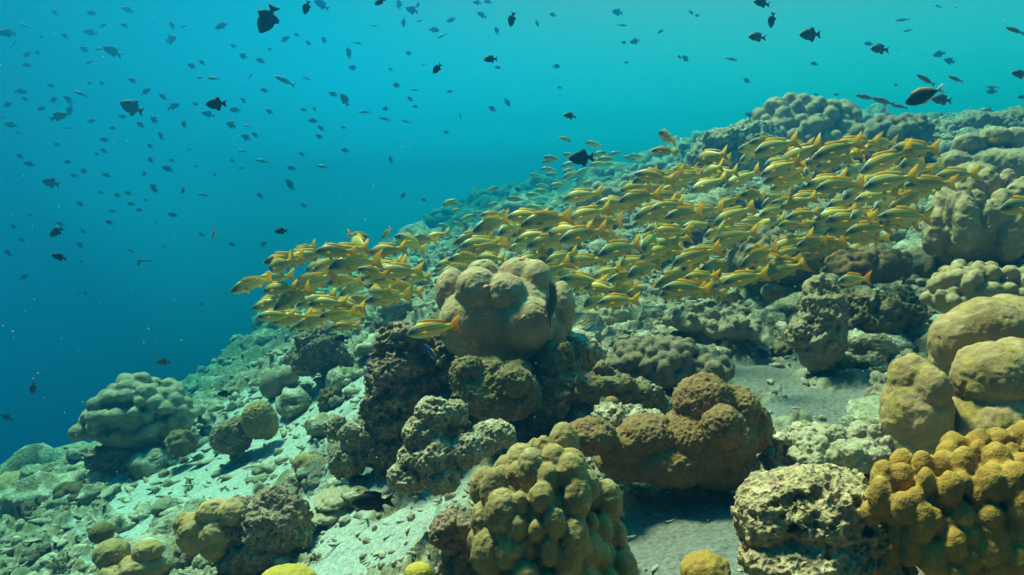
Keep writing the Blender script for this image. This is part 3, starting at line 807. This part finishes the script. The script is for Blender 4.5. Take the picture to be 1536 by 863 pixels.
# ------------------------------------------------------------------ fish
def fish_body(prof, bend=0.0, rings=14, waist=None):
    """prof: rows of x (nose 0 .. tail root), top z, bottom z, half width; nose points to +X"""
    prof = np.array(prof, float)
    xs = np.linspace(0, prof[-1, 0], 26) ** 1.0
    xs = prof[-1, 0] * (np.linspace(0, 1, 26) ** 1.25)
    top = np.interp(xs, prof[:, 0], prof[:, 1]); bot = np.interp(xs, prof[:, 0], prof[:, 2]); wd = np.interp(xs, prof[:, 0], prof[:, 3])
    for arr in (top, bot, wd):
        arr[1:-1] = (arr[:-2] + 2 * arr[1:-1] + arr[2:]) / 4
    V, T = [], []
    for i, x in enumerate(xs):
        zc, hh = (top[i] + bot[i]) / 2, (top[i] - bot[i]) / 2
        for k in range(rings):
            t = 2 * math.pi * k / rings
            V.append((0.5 - x, math.sin(t) * wd[i] * (1 - .25 * abs(math.cos(t))) + bend * x * x, zc + math.cos(t) * hh))
    for i in range(len(xs) - 1):
        for k in range(rings):
            a, b_ = i * rings + k, i * rings + (k + 1) % rings
            T.append((a, b_, b_ + rings, a + rings))
    T.append(tuple(range(rings))[::-1]); T.append(tuple(range((len(xs) - 1) * rings, len(xs) * rings)))
    return V, T
def fin(outline, th=0.012, y=0.0, bend=0.0, tilt=None):
    """a fin: outline in (x from the nose, z), a thin wedge with real thickness"""
    n = len(outline)
    c = np.mean(np.array(outline), 0)
    V = []
    for s in (1, -1):
        for (x, z) in outline:
            V.append((0.5 - x, y + s * th * .25 + bend * x * x, z))
        V.append((0.5 - c[0], y + s * th + bend * c[0] ** 2, c[1]))
    T = []
    for k in range(n):
        k2 = (k + 1) % n
        T.append((k, k2, n)); T.append((n + 1 + k2, n + 1 + k, 2 * n + 1))
        T.append((k, n + 1 + k, n + 1 + k2)); T.append((k, n + 1 + k2, k2))
    if tilt:
        x0, z0, ang = tilt
        ca, sa = math.cos(ang), math.sin(ang)
        V = [(0.5 - x0 + (vx - .5 + x0) * ca, vy - (vx - .5 + x0) * sa, vz) for vx, vy, vz in V]
    return V, T
def py_mesh(name, V, T, mat, smooth=True):
    import bmesh
    me = bpy.data.meshes.new(name); me.from_pydata([tuple(map(float, v)) for v in V], [], [tuple(int(i) for i in t) for t in T]); me.update()
    bm = bmesh.new(); bm.from_mesh(me); bmesh.ops.recalc_face_normals(bm, faces=bm.faces); bm.to_mesh(me); bm.free()
    me.polygons.foreach_set('use_smooth', np.full(len(me.polygons), smooth)); me.materials.append(mat)
    return me
def eye_mesh(x, z, y, r, mat):
    V, T = ICO[2]
    q = V * [r, r * .45, r] + [0.5 - x, y, z]
    return py_mesh('eye', q, T, mat)

def plain(name, c, rough=0.5, spec=0.3):
    m, nt, b = material(name); b.inputs['Base Color'].default_value = (*c, 1); b.inputs['Roughness'].default_value = rough; b.inputs['Specular IOR Level'].default_value = spec
    co = nnode(nt, 'ShaderNodeTexCoord').outputs['Object']
    n = noise_node(nt, co, 9, 3)
    col = mix_node(nt, 0.6, c, ramp_node(nt, n, [(.3, (.7,) * 3), (.7, (1.2,) * 3)]), 'MULTIPLY')
    nt.links.new(col, b.inputs['Base Color'])
    return m
def snapper_skin():
    m, nt, b = material('snapper_skin')
    co = nnode(nt, 'ShaderNodeTexCoord').outputs['Object']
    sp = nnode(nt, 'ShaderNodeSeparateXYZ'); nt.links.new(co, sp.inputs[0])
    z = step(nt, sp.outputs['Z'], -0.16, 0.17)
    olive, blue, yel = (0.72, 0.50, 0.01), (0.40, 0.44, 0.22), (0.80, 0.66, 0.03)
    body = ramp_node(nt, z, [(0.0, (0.76, 0.78, 0.56)), (0.20, (0.78, 0.76, 0.30)), (0.40, (0.80, 0.70, 0.07)), (0.47, yel), (0.50, blue), (0.54, blue), (0.57, yel), (0.62, yel), (0.65, blue), (0.69, blue),
                             (0.72, yel), (0.77, yel), (0.80, blue), (0.84, blue), (0.87, olive), (0.95, (0.50, 0.30, 0.02))][:16])
    head = step(nt, sp.outputs['X'], 0.22, 0.38)
    col = mix_node(nt, head, body, (0.13, 0.16, 0.16))
    low = step(nt, sp.outputs['Z'], -0.02, -0.07)
    col = mix_node(nt, low, col, (0.66, 0.60, 0.26))
    tail = step(nt, sp.outputs['X'], -0.20, -0.36)
    col = mix_node(nt, tail, col, (0.82, 0.58, 0.01))
    oi = nnode(nt, 'ShaderNodeObjectInfo'); hs = nnode(nt, 'ShaderNodeHueSaturation')
    mr = nnode(nt, 'ShaderNodeMapRange'); mr.inputs['To Min'].default_value = .75; mr.inputs['To Max'].default_value = 1.15
    nt.links.new(oi.outputs['Random'], mr.inputs['Value']); nt.links.new(mr.outputs[0], hs.inputs['Value']); nt.links.new(col, hs.inputs['Color'])
    nt.links.new(hs.outputs[0], b.inputs['Base Color'])
    b.inputs['Roughness'].default_value = 0.42; b.inputs['Specular IOR Level'].default_value = 0.4
    b.inputs['Subsurface Weight'].default_value = .55; b.inputs['Subsurface Radius'].default_value = (1.0, .8, .3); b.inputs['Subsurface Scale'].default_value = .02
    return m
SNAP = snapper_skin()
def fin_skin(name, c):
    m, nt, b = material(name); b.inputs['Base Color'].default_value = (*c, 1); b.inputs['Roughness'].default_value = .5
    tr = nnode(nt, 'ShaderNodeBsdfTranslucent'); tr.inputs['Color'].default_value = (*c, 1)
    mx = nnode(nt, 'ShaderNodeMixShader'); mx.inputs[0].default_value = .5
    nt.links.new(b.outputs[0], mx.inputs[1]); nt.links.new(tr.outputs[0], mx.inputs[2])
    nt.links.new(mx.outputs[0], nt.nodes['Material Output'].inputs['Surface'])
    return m
YFIN = fin_skin('yellow_fin', (0.92, 0.60, 0.006))
OFIN = fin_skin('orange_fin', (0.92, 0.47, 0.008))
DARK = plain('black_fish_skin', (0.012, 0.014, 0.016), 0.6, .2)
GREYF = plain('dusky_fish_skin', (0.07, 0.085, 0.09), 0.6, .2)
SILV = plain('silvery_fish_skin', (0.22, 0.25, 0.25), 0.4, .4)
EYE = plain('fish_eye', (0.01, 0.01, 0.01), 0.15, .5)
WHITE = plain('white_fin', (0.75, 0.75, 0.72), 0.5)
ORANGE = plain('orange_worm', (0.85, 0.20, 0.01), 0.6)
BLUE = plain('blue_skin', (0.03, 0.15, 0.45), 0.5)

SNAP_PROF = [(0, .0, -.03, .004), (.05, .045, -.065, .035), (.13, .10, -.105, .062), (.24, .150, -.135, .08), (.36, .165, -.145, .084), (.50, .150, -.135, .074), (.64, .105, -.10, .05), (.74, .062, -.062, .03), (.82, .046, -.046, .017), (.86, .05, -.05, .01)]
def snapper_parts(bend):
    P_ = {}
    P_['body'] = py_mesh('snapper', *fish_body(SNAP_PROF, bend), SNAP)
    P_['tail_fin'] = py_mesh('tail_fin', *fin([(.80, .045), (.90, .13), (1.03, .21), (.975, .06), (.955, 0), (.975, -.06), (1.03, -.19), (.90, -.12), (.80, -.045)], .010, 0, bend), YFIN)
    P_['dorsal_fin'] = py_mesh('dorsal_fin', *fin([(.26, .14), (.33, .205), (.42, .205), (.52, .185), (.62, .165), (.72, .135), (.75, .075), (.70, .07), (.5, .13)], .008, 0, bend), YFIN)
    P_['anal_fin'] = py_mesh('anal_fin', *fin([(.60, -.10), (.66, -.165), (.72, -.14), (.74, -.065)], .007, 0, bend), YFIN)
    P_['pelvic_fin'] = py_mesh('pelvic_fin', *fin([(.32, -.13), (.36, -.195), (.42, -.20), (.41, -.13)], .007, 0, bend), YFIN)
    a = fin([(.28, -.02), (.36, .0), (.43, -.04), (.40, -.075), (.31, -.055)], .006, .085, 0, (.28, 0, .35))
    c = fin([(.28, -.02), (.36, .0), (.43, -.04), (.40, -.075), (.31, -.055)], .006, -.085, 0, (.28, 0, -.35))
    P_['pectoral_fin'] = py_mesh('pectoral_fin', *a, YFIN)
    P_['pectoral_fin '] = py_mesh('pectoral_fin', *c, YFIN)
    P_['eye'] = eye_mesh(.105, .03, .047, .022, EYE); P_['eye '] = eye_mesh(.105, .03, -.047, .022, EYE)
    return P_
SNAPS = [snapper_parts(bd) for bd in (-.12, -.05, 0.0, .06, .13)]
def place_fish(parts, name, px, py, d, length, pitch, yaw, label, cat, group, detail=True, roll=0.0):
    """pitch: degrees nose down; yaw: degrees, 180 = nose to the left, 0 = nose to the right"""
    o = link(name, parts['body'])
    o.location = P(px, py, d); o.scale = (length,) * 3
    o.rotation_euler = (R(roll), R(pitch), R(yaw))
    tag(o, label, cat, group)
    if detail:
        for k, me in parts.items():
            if k != 'body':
                link(k.strip(), me, None, o)
    return o

SCHOOL = [(362,432),(400,398),(450,378),(500,372),(540,366),(600,352),(660,352),(720,345),(780,318),(850,300),(960,268),(1050,240),(1150,212),(1250,218),(1340,215),(1402,232),(1402,262),(1388,300),(1376,345),(1290,362),(1240,388),(1170,412),(1060,440),(930,452),(870,452),(850,428),(800,398),(735,392),(665,418),(600,450),(520,486),(445,488),(372,462)]
def inside(x, y, poly):
    c = False; j = len(poly) - 1
    for i in range(len(poly)):
        xi, yi = poly[i]; xj, yj = poly[j]
        if (yi > y) != (yj > y) and x < (xj - xi) * (y - yi) / (yj - yi) + xi: c = not c
        j = i
    return c
rng = np.random.RandomState(11)
pts = []
tries = 0
while tries < 60000 and len(pts) < 234:
    tries += 1
    x, y = rng.uniform(355, 1405), rng.uniform(205, 492)
    if not inside(x, y, SCHOOL): continue
    left = x < 700
    mx, my = (15, 6.5) if not left else (17, 8)
    if 640 < x < 700 and rng.rand() < .3: continue
    if any(abs(x - q[0]) < mx and abs(y - q[1]) < my for q in pts): continue
    pts.append((x, y))
print('school', len(pts))
for x, y in pts:
    f = (x - 360) / 1040
    d = 3.5 + (0.35 * math.sin(f * 3.1)) + rng.uniform(-.6, .8)
    if 640 < x < 880 and y > 360: d = max(d, 3.5)
    L = 0.232 * rng.uniform(.78, 1.15)
    if x < 620: lab = 'yellow tailed striped snapper in the left tip of the school over the slope'
    elif x < 880: lab = 'yellow tailed striped snapper in the school behind the tan dome coral'
    elif x < 1120: lab = 'yellow tailed striped snapper in the crowded middle of the school'
    else: lab = 'yellow tailed striped snapper in the right end of the school near the skyline corals'
    pitch = rng.normal(11 if x > 650 else 9, 8)
    yw = rng.normal(184, 20)
    if rng.rand() < .12: yw += rng.choice([-45, 45]); pitch += rng.normal(0, 12)
    place_fish(SNAPS[rng.randint(5)], 'snapper', x, y, d, L, pitch, yw, lab, 'fish', 'snappers of the big yellow school', roll=rng.normal(0, 8))
# the ones that stand apart
def orange_copy(parts):
    out = {}
    for k, me in parts.items():
        if 'fin' in k and k[:3] in ('tai', 'dor'):
            me = me.copy(); me.materials[0] = OFIN
        out[k] = me
    return out
SNAPS.append(orange_copy(SNAPS[1])); SNAPS.append(orange_copy(SNAPS[4]))
def solo(px, py, lpx, pitch, yaw, label, d=3.0, bend=2):
    ln = lpx / F * d / max(.35, abs(math.cos(R(yaw))))
    return place_fish(SNAPS[bend], 'snapper', px, py, d, ln, pitch, yaw, label, 'fish', None)
solo(650,494,82,9,184,'orange backed snapper alone in front of the dome coral', 2.45, 5)
solo(1278,420,56,3,205,'snapper with bright orange tail alone before the wavy brown mound', 2.9, 6)
solo(998,206,30,-10,235,'uppermost snapper turning away above the school', 3.6, 4)
solo(996,227,40,-3,180,'snapper just under the uppermost one above the school', 3.5)
solo(968,265,44,25,180,'orange snapper diving head down at the top edge of the school', 3.4, 5)
solo(1434,264,72,6,182,'lone snapper trailing behind the right end of the school', 3.2)
solo(1117,418,72,12,182,'low snapper with an upturned yellow tail below the school', 2.9, 3)
solo(1052,416,56,4,180,'pale blue striped snapper below the middle of the school', 3.0)
solo(1030,434,76,-3,181,'lowest snapper of the middle swimming level over the rocks', 2.95)
solo(928,452,64,4,180,'snapper right of the dome coral at the bottom fringe of the school', 3.0)
solo(558,408,44,-14,195,'orange rimmed snapper among the paler fish of the left tip', 3.0)
solo(538,354,34,12,8,'pale snapper swimming the other way above the left tip', 3.6)
solo(530,366,16,70,190,'small pale fish hanging upright above the left tip of the school', 3.8)
solo(580,350,18,50,215,'small snapper seen end on left of the far coral ridge', 4.2)
solo(455,375,44,22,182,'snapper leading the upper edge of the left tip', 3.5)
solo(518,490,46,4,178,'snapper lowest on the left over the sand slope', 3.4)
solo(452,486,40,30,195,'faded snapper dipping below the left tip', 3.8)
solo(1530,310,80,4,200,'blurred pale snapper at the right edge before the folded dome', 2.6)
solo(738,322,36,4,180,'small pale snapper ahead of the upper school', 4.6)
solo(1372,224,78,2,181,'big pale snapper along the top right of the school', 3.1)
# a second, far school half lost in the blue
for k in range(46):
    t = rng.rand()
    x = rng.normal(872, 42) if t < .75 else rng.uniform(640, 900)
    y = rng.normal(254, 20) if t < .75 else rng.normal(330 - (x - 640) * .17, 14)
    place_fish(SNAPS[rng.randint(5)], 'snapper', x, y, rng.uniform(7.5, 10.5), .23, rng.normal(0, 14), rng.choice([180, 180, 180, 0]) + rng.normal(0, 20),
               'faint greenish snapper of the far school half lost in the blue', 'fish', 'snappers of the far faint school', detail=False)

# dark fish of the open water
def dark_parts(prof, dorsal, anal, tail, mat, tailmat=None, finmat=None, eye=True, pect=None):
    P_ = {'body': py_mesh('fish', *fish_body(prof, .02), mat)}
    P_['tail_fin'] = py_mesh('tail_fin', *fin(tail, .012), tailmat or mat)
    P_['dorsal_fin'] = py_mesh('dorsal_fin', *fin(dorsal, .014), finmat or mat)
    P_['anal_fin'] = py_mesh('anal_fin', *fin(anal, .014), finmat or mat)
    if eye:
        P_['eye'] = eye_mesh(.10, .05, .045, .02, EYE); P_['eye '] = eye_mesh(.10, .05, -.045, .02, EYE)
    return P_
DAM_PROF = [(0, .01, -.03, .006), (.06, .085, -.085, .045), (.16, .165, -.15, .08), (.30, .215, -.20, .095), (.45, .21, -.20, .085), (.60, .15, -.145, .055), (.72, .075, -.075, .028), (.78, .06, -.06, .014)]
def damsel(mat): return dark_parts(DAM_PROF, [(.22, .18), (.35, .27), (.55, .26), (.72, .20), (.70, .09), (.5, .15)], [(.48, -.16), (.58, -.26), (.70, -.20), (.70, -.08)],
                                   [(.76, .055), (.88, .13), (1.0, .19), (.92, .05), (.90, 0), (.92, -.05), (1.0, -.17), (.88, -.12), (.76, -.055)], mat)
TRIG_PROF = [(0, .02, -.02, .006), (.08, .10, -.10, .04), (.2, .19, -.19, .07), (.36, .26, -.26, .08), (.52, .24, -.24, .07), (.68, .13, -.13, .04), (.78, .065, -.065, .02), (.82, .06, -.06, .012)]
def trig(mat): return dark_parts(TRIG_PROF, [(.44, .23), (.56, .36), (.66, .32), (.76, .10), (.70, .08), (.55, .17)], [(.46, -.23), (.58, -.36), (.67, -.31), (.76, -.10), (.70, -.08), (.55, -.17)],
                                 [(.80, .06), (.88, .13), (1.0, .20), (.95, .0), (1.0, -.20), (.88, -.13), (.80, -.06)], mat)
SLIM_PROF = [(0, .0, -.02, .005), (.08, .05, -.06, .035), (.22, .09, -.10, .055), (.40, .105, -.11, .06), (.60, .08, -.085, .042), (.76, .04, -.04, .02), (.84, .03, -.03, .01)]
def slim(mat): return dark_parts(SLIM_PROF, [(.28, .09), (.36, .14), (.6, .10), (.72, .06), (.6, .06)], [(.55, -.08), (.6, -.12), (.72, -.06)],
                                 [(.82, .03), (1.0, .13), (.92, 0), (1.0, -.13), (.82, -.03)], mat)
def sergeant_skin():
    m, nt, b = material('sergeant_skin')
    co = nnode(nt, 'ShaderNodeTexCoord').outputs['Object']
    sp = nnode(nt, 'ShaderNodeSeparateXYZ'); nt.links.new(co, sp.inputs[0])
    mu = nnode(nt, 'ShaderNodeMath', operation='MULTIPLY'); mu.inputs[1].default_value = 44; nt.links.new(sp.outputs['X'], mu.inputs[0])
    si = nnode(nt, 'ShaderNodeMath', operation='SINE'); nt.links.new(mu.outputs[0], si.inputs[0])
    col = mix_node(nt, step(nt, si.outputs[0], .1, .5), (0.03, 0.04, 0.045), (0.16, 0.18, 0.18))
    nt.links.new(col, b.inputs['Base Color']); b.inputs['Roughness'].default_value = .5
    return m
D_BLACK, D_GREY, T_BLACK, SLIMF, SERG = damsel(DARK), damsel(GREYF), trig(DARK), slim(SILV), damsel(sergeant_skin())
D_TR = trig(GREYF)

# near or single fish, each with its own look
def single(parts, name, px, py, lpx, ang, yaw, d, label, roll=0):
    return place_fish(parts, name, px, py, d, lpx / F * d / max(.3, abs(math.cos(R(yaw)))), ang, yaw, label, 'fish', None, True, roll)
single(T_BLACK,'triggerfish',401,29,46,62,195,2.6,'biggest black triggerfish diving nose down near the top')
single(T_BLACK,'triggerfish',324,156,31,4,182,2.8,'round black triggerfish facing left in open water')
single(T_BLACK,'triggerfish',872,237,38,4,178,3.4,'black triggerfish facing left just above the reef and school')
single(D_BLACK,'damselfish',570,3,18,30,190,2.8,'black fish cut by the top edge')
single(D_BLACK,'damselfish',460,11,21,72,200,2.9,'upright black fish at the top beside the big triggerfish')
single(D_BLACK,'damselfish',656,103,19,50,200,2.9,'black oval fish nose down in the upper middle')
single(D_BLACK,'damselfish',736,89,22,4,184,3.2,'dark fish swimming level in the upper middle')
single(D_BLACK,'damselfish',768,29,22,75,200,3.4,'upright dark fish with a pale tail edge at the top middle')
single(SERG,'sergeant_fish',855,174,20,-8,184,3.6,'small barred fish hovering above the far school')
single(SERG,'sergeant_fish',1136,56,28,-4,182,3.6,'barred fish swimming left at the top right')
single(SERG,'sergeant_fish',1320,74,30,-4,184,3.8,'barred fish right of the dusky triggerfish')
single(SERG,'sergeant_fish',1413,150,32,-6,180,3.8,'barred fish just below the surgeonfish tail')
single(SERG,'sergeant_fish',1530,112,26,-14,180,3.8,'barred fish cut by the right edge')
single(D_TR,'triggerfish',1215,52,32,2,180,3.4,'dusky triggerfish with a raised fin at the top right')
single(D_GREY,'damselfish',1143,5,26,-12,180,3.4,'dusky fish at the top edge right of the middle')
single(D_GREY,'damselfish',1158,30,24,80,190,3.4,'upright dusky fish near the top above the skyline coral')
single(SLIMF,'slender_fish',1523,46,32,-18,182,3.6,'slender grey fish slanting at the top right corner')
single(SLIMF,'slender_fish',1389,120,34,-28,182,4.2,'slender grey fish rising just above the surgeonfish')
single(SLIMF,'slender_fish',1434,119,26,-20,182,4.4,'slender grey fish right of the surgeonfish tail')
single(SLIMF,'slender_fish',1299,146,32,-10,182,4.6,'leftmost slender grey fish trailing the surgeonfish')
single(SLIMF,'slender_fish',1325,152,38,-16,182,4.6,'pale slender fish between two others behind the surgeonfish')
single(SLIMF,'slender_fish',1350,160,26,-12,182,4.8,'slender grey fish hidden partly under the surgeonfish')
single(D_BLACK,'damselfish',422,347,20,4,184,3.3,'dark fish ahead of the left tip of the school')
single(D_BLACK,'damselfish',89,386,20,-20,200,3.3,'dark fish low on the left edge of the open water')
single(D_BLACK,'damselfish',85,348,24,32,184,4.0,'dark fish nose down above the lowest left one')
single(D_BLACK,'damselfish',560,753,66,4,178,2.05,'black fish resting over the sand beside the dead coral')
single(D_BLACK,'damselfish',337,591,22,0,182,4.0,'black fish hovering over the sand slope')
single(D_BLACK,'damselfish',512,508,22,5,182,3.6,'black fish before the dark rock hump')
single(D_GREY,'damselfish',245,543,22,2,182,4.6,'dark fish in the deep blue above the plated coral head')
single(D_GREY,'damselfish',50,582,20,80,190,4.4,'upright dark fish in the deep blue at the left')
place_fish(T_BLACK, 'triggerfish', 826, 452, 2.5, .262, -8, 82, 'black fish seen end on as an upright sliver against the dome coral', 'fish', None)
sf = dark_parts([(0, .0, -.04, .006), (.05, .06, -.09, .03), (.18, .13, -.155, .06), (.36, .165, -.175, .07), (.54, .13, -.14, .055), (.70, .065, -.065, .03), (.82, .028, -.028, .012)],
                [(.14, .11), (.22, .17), (.42, .215), (.62, .165), (.78, .06), (.74, .045), (.5, .12)], [(.34, -.16), (.46, -.21), (.64, -.14), (.77, -.045), (.7, -.05), (.5, -.13)],
                [(.81, .03), (1.0, .13), (.92, 0), (1.0, -.13), (.81, -.03)], DARK, WHITE, YFIN)
sf['anal_fin'].materials[0] = WHITE
single(sf,'surgeonfish',1387,143,62,20,182,2.9,'black surgeonfish with a yellow back and white tail at the upper right')
wr = dark_parts(SLIM_PROF, [(.28, .09), (.36, .14), (.6, .13), (.72, .06), (.6, .05)], [(.5, -.08), (.6, -.13), (.72, -.06)], [(.82, .03), (.98, .12), (.95, 0), (.98, -.12), (.82, -.03)], BLUE, WHITE, YFIN)
single(wr,'wrasse',648,531,36,-52,165,2.35,'blue and yellow wrasse with a white tail under the lone orange snapper')
single(slim(plain('cream_fish_skin', (.55, .48, .22))),'slender_fish',321,350,17,72,190,3.6,'small cream yellow fish hanging upright in the open blue')
single(wr,'wrasse',1512,272,22,70,185,3.4,'small pale and blue wrasse nose down before the folded dome')
single(damsel(OFIN),'anthias',1490,210,14,6,182,4.6,'tiny orange fish on the round heads high on the right')

LEFT = """165,38,28 275,40,34 383,30,36 74,78,38 22,100,50 42,130,28 125,110,18 195,108,28 272,98,40 308,77,24 374,77,24 550,80,26 513,118,46 516,78,26 665,78,42 700,138,18 253,148,26 298,148,32 338,155,55 82,163,36 113,158,26 82,196,26 266,188,32 575,198,28 606,188,26 730,168,30 782,183,30 855,118,32 810,148,14 890,105,20 925,130,22 972,120,28 965,15,50 600,232,40 640,235,48 855,243,66 793,272,26 750,230,24 920,236,26 1000,283,30 153,258,24 62,275,34 75,298,24 22,315,34 125,326,32 175,350,52 160,300,34 205,300,38 210,330,34 243,282,44 268,250,18 306,250,26 398,243,28 437,275,36 395,322,75 490,292,28 520,320,40 625,343,40 705,330,34 730,302,26 585,312,22 463,360,42 422,375,30 368,350,24 273,364,24 205,384,26 33,375,38 58,398,28 5,352,26 552,372,38 694,375,46 743,378,26 738,412,30 765,405,24 808,335,22 940,363,30 963,385,26 958,410,22 910,330,20 944,328,20 482,408,32 338,385,20 314,420,30 450,438,20 170,434,16 312,453,26 290,462,16 60,470,26 88,492,34 204,486,26 252,513,38 222,527,26 320,526,26 432,522,28 452,480,30 503,507,36 515,482,18 566,450,18 645,523,22 722,504,28 726,453,30 787,483,44 697,483,18 875,505,28 906,463,20 968,500,44 870,555,40 588,500,14 152,548,50 462,565,46 548,573,36 610,585,36 352,586,28 384,580,24 240,612,30 393,612,20 418,630,22 338,634,18 303,578,18 328,668,28 438,600,14 518,645,30 465,666,16 780,588,24 911,617,22 92,646,16 180,672,26 40,680,20 250,694,18 240,734,30 393,752,28 418,785,30 436,782,40 492,738,20 605,704,22 697,734,24 790,733,26 65,720,22 25,760,30 245,785,16 72,832,26 20,1252,40 256,880,18 310,1086,18 604,912,16"""
MID = """173,14,30 212,30,40 230,14,20 187,67,28 236,62,24 278,90,34 303,107,32 330,60,30 422,46,32 408,8,30 440,6,26 466,93,26 587,70,22 635,45,26 828,37,34 842,76,30 848,128,18 880,124,30 957,95,20 48,130,28 22,160,38 34,203,28 100,78,20 202,160,20 246,195,18 148,208,14 470,203,20 645,200,28 655,263,14 1015,172,18 855,188,14 10,300,44 70,337,36 132,326,22 132,358,36 195,365,28 166,256,36 220,270,26 207,298,22 222,320,18 325,275,18 357,350,20 453,327,26 497,307,30 315,397,16 12,452,26 148,480,24 5,382,16 185,588,24 248,600,18 530,570,24"""
RIGHT = """146,178,38 8,176,26 192,242,24 395,192,24 558,132,26 660,60,40 676,92,30 768,20,24 770,163,40 800,183,32 930,262,40 928,275,36 1018,292,24 208,346,44 640,256,14 460,284,16 400,284,12 312,290,26 25,38,20 44,47,18"""
UPRIGHT = {(482,408),(870,555),(418,785),(173,14),(187,67),(466,93),(587,70),(22,160),(10,300),(357,350),(497,307),(148,480),(185,588),(312,290),(210,330),(516,78),(230,14)}
rng = np.random.RandomState(23)
for txt, ox, tilt in ((LEFT, 0, -16), (MID, 512, -6), (RIGHT, 1024, 0)):
    for w in txt.split():
        a, b_, l = map(int, w.split(','))
        px, py, lp = ox + a / 2, b_ / 2, l / 2
        real = rng.uniform(.17, .26)
        d = min(max(real * F / lp, 5.5), 11.4)
        up = (a, b_) in UPRIGHT
        pitch = rng.choice([70, -70]) + rng.normal(0, 10) if up else tilt + rng.normal(0, 14)
        yaw = (180 if rng.rand() < .85 else 0) + rng.normal(0, 18)
        ln = lp / F * d
        near = d < 8
        place_fish([D_GREY, D_GREY, D_TR, D_GREY, SLIMF, D_BLACK][rng.randint(6)], 'damselfish', px, py, d, ln, pitch, yaw,
                   'dusky reef fish silhouette scattered in the open blue water' if lp >= 13 else 'tiny faint fish silhouette far off in the open blue water', 'fish',
                   'dark fish scattered through the open water', detail=True)

# ------------------------------------------------------------------ little things on the corals, specks in the water
def worm(px, py, d, rpx, label, mat):
    v, t = ICO[3]
    k = rpx * d / F
    q = v * k * [1, 1, .9] * (1 + .55 * fbm(v * 2.6 + px, 2, int(px)))[:, None]
    o = link('christmas_tree_worm', raw_mesh('christmas_tree_worm', q, t), mat); o.location = P(px, py, d)
    tag(o, label, 'worm')
worm(783, 392, 2.78, 5.5, 'bright orange tube worm on the crown of the dome coral', ORANGE)
worm(730, 432, 2.52, 5, 'dull orange tube worm on the front lobe of the dome coral', plain('dull_orange', (.55, .2, .08)))
worm(786, 476, 2.44, 3.5, 'small pale orange tube worm low on the right lobe of the dome coral', plain('pale_orange', (.55, .3, .12)))
rng = np.random.RandomState(9)
Vs, Ts, o0 = [], [], 0
v, t = ICO[1]
for k in range(320):
    c = P(rng.uniform(0, 1536), rng.uniform(0, 863), rng.uniform(.9, 3.5))
    if c[2] < base_z(c[None, :2])[0] + .05: continue
    s = np.linalg.norm(c) * rng.uniform(.0003, .0009)
    Vs.append(v * s * rng.uniform(.6, 1.5, 3) + c); Ts.append(t + o0); o0 += len(v)
tag(link('marine_snow', raw_mesh('marine_snow', np.concatenate(Vs), np.concatenate(Ts)), plain('pale_speck', (.7, .72, .7))), 'pale specks drifting in the water', 'specks', kind='stuff')
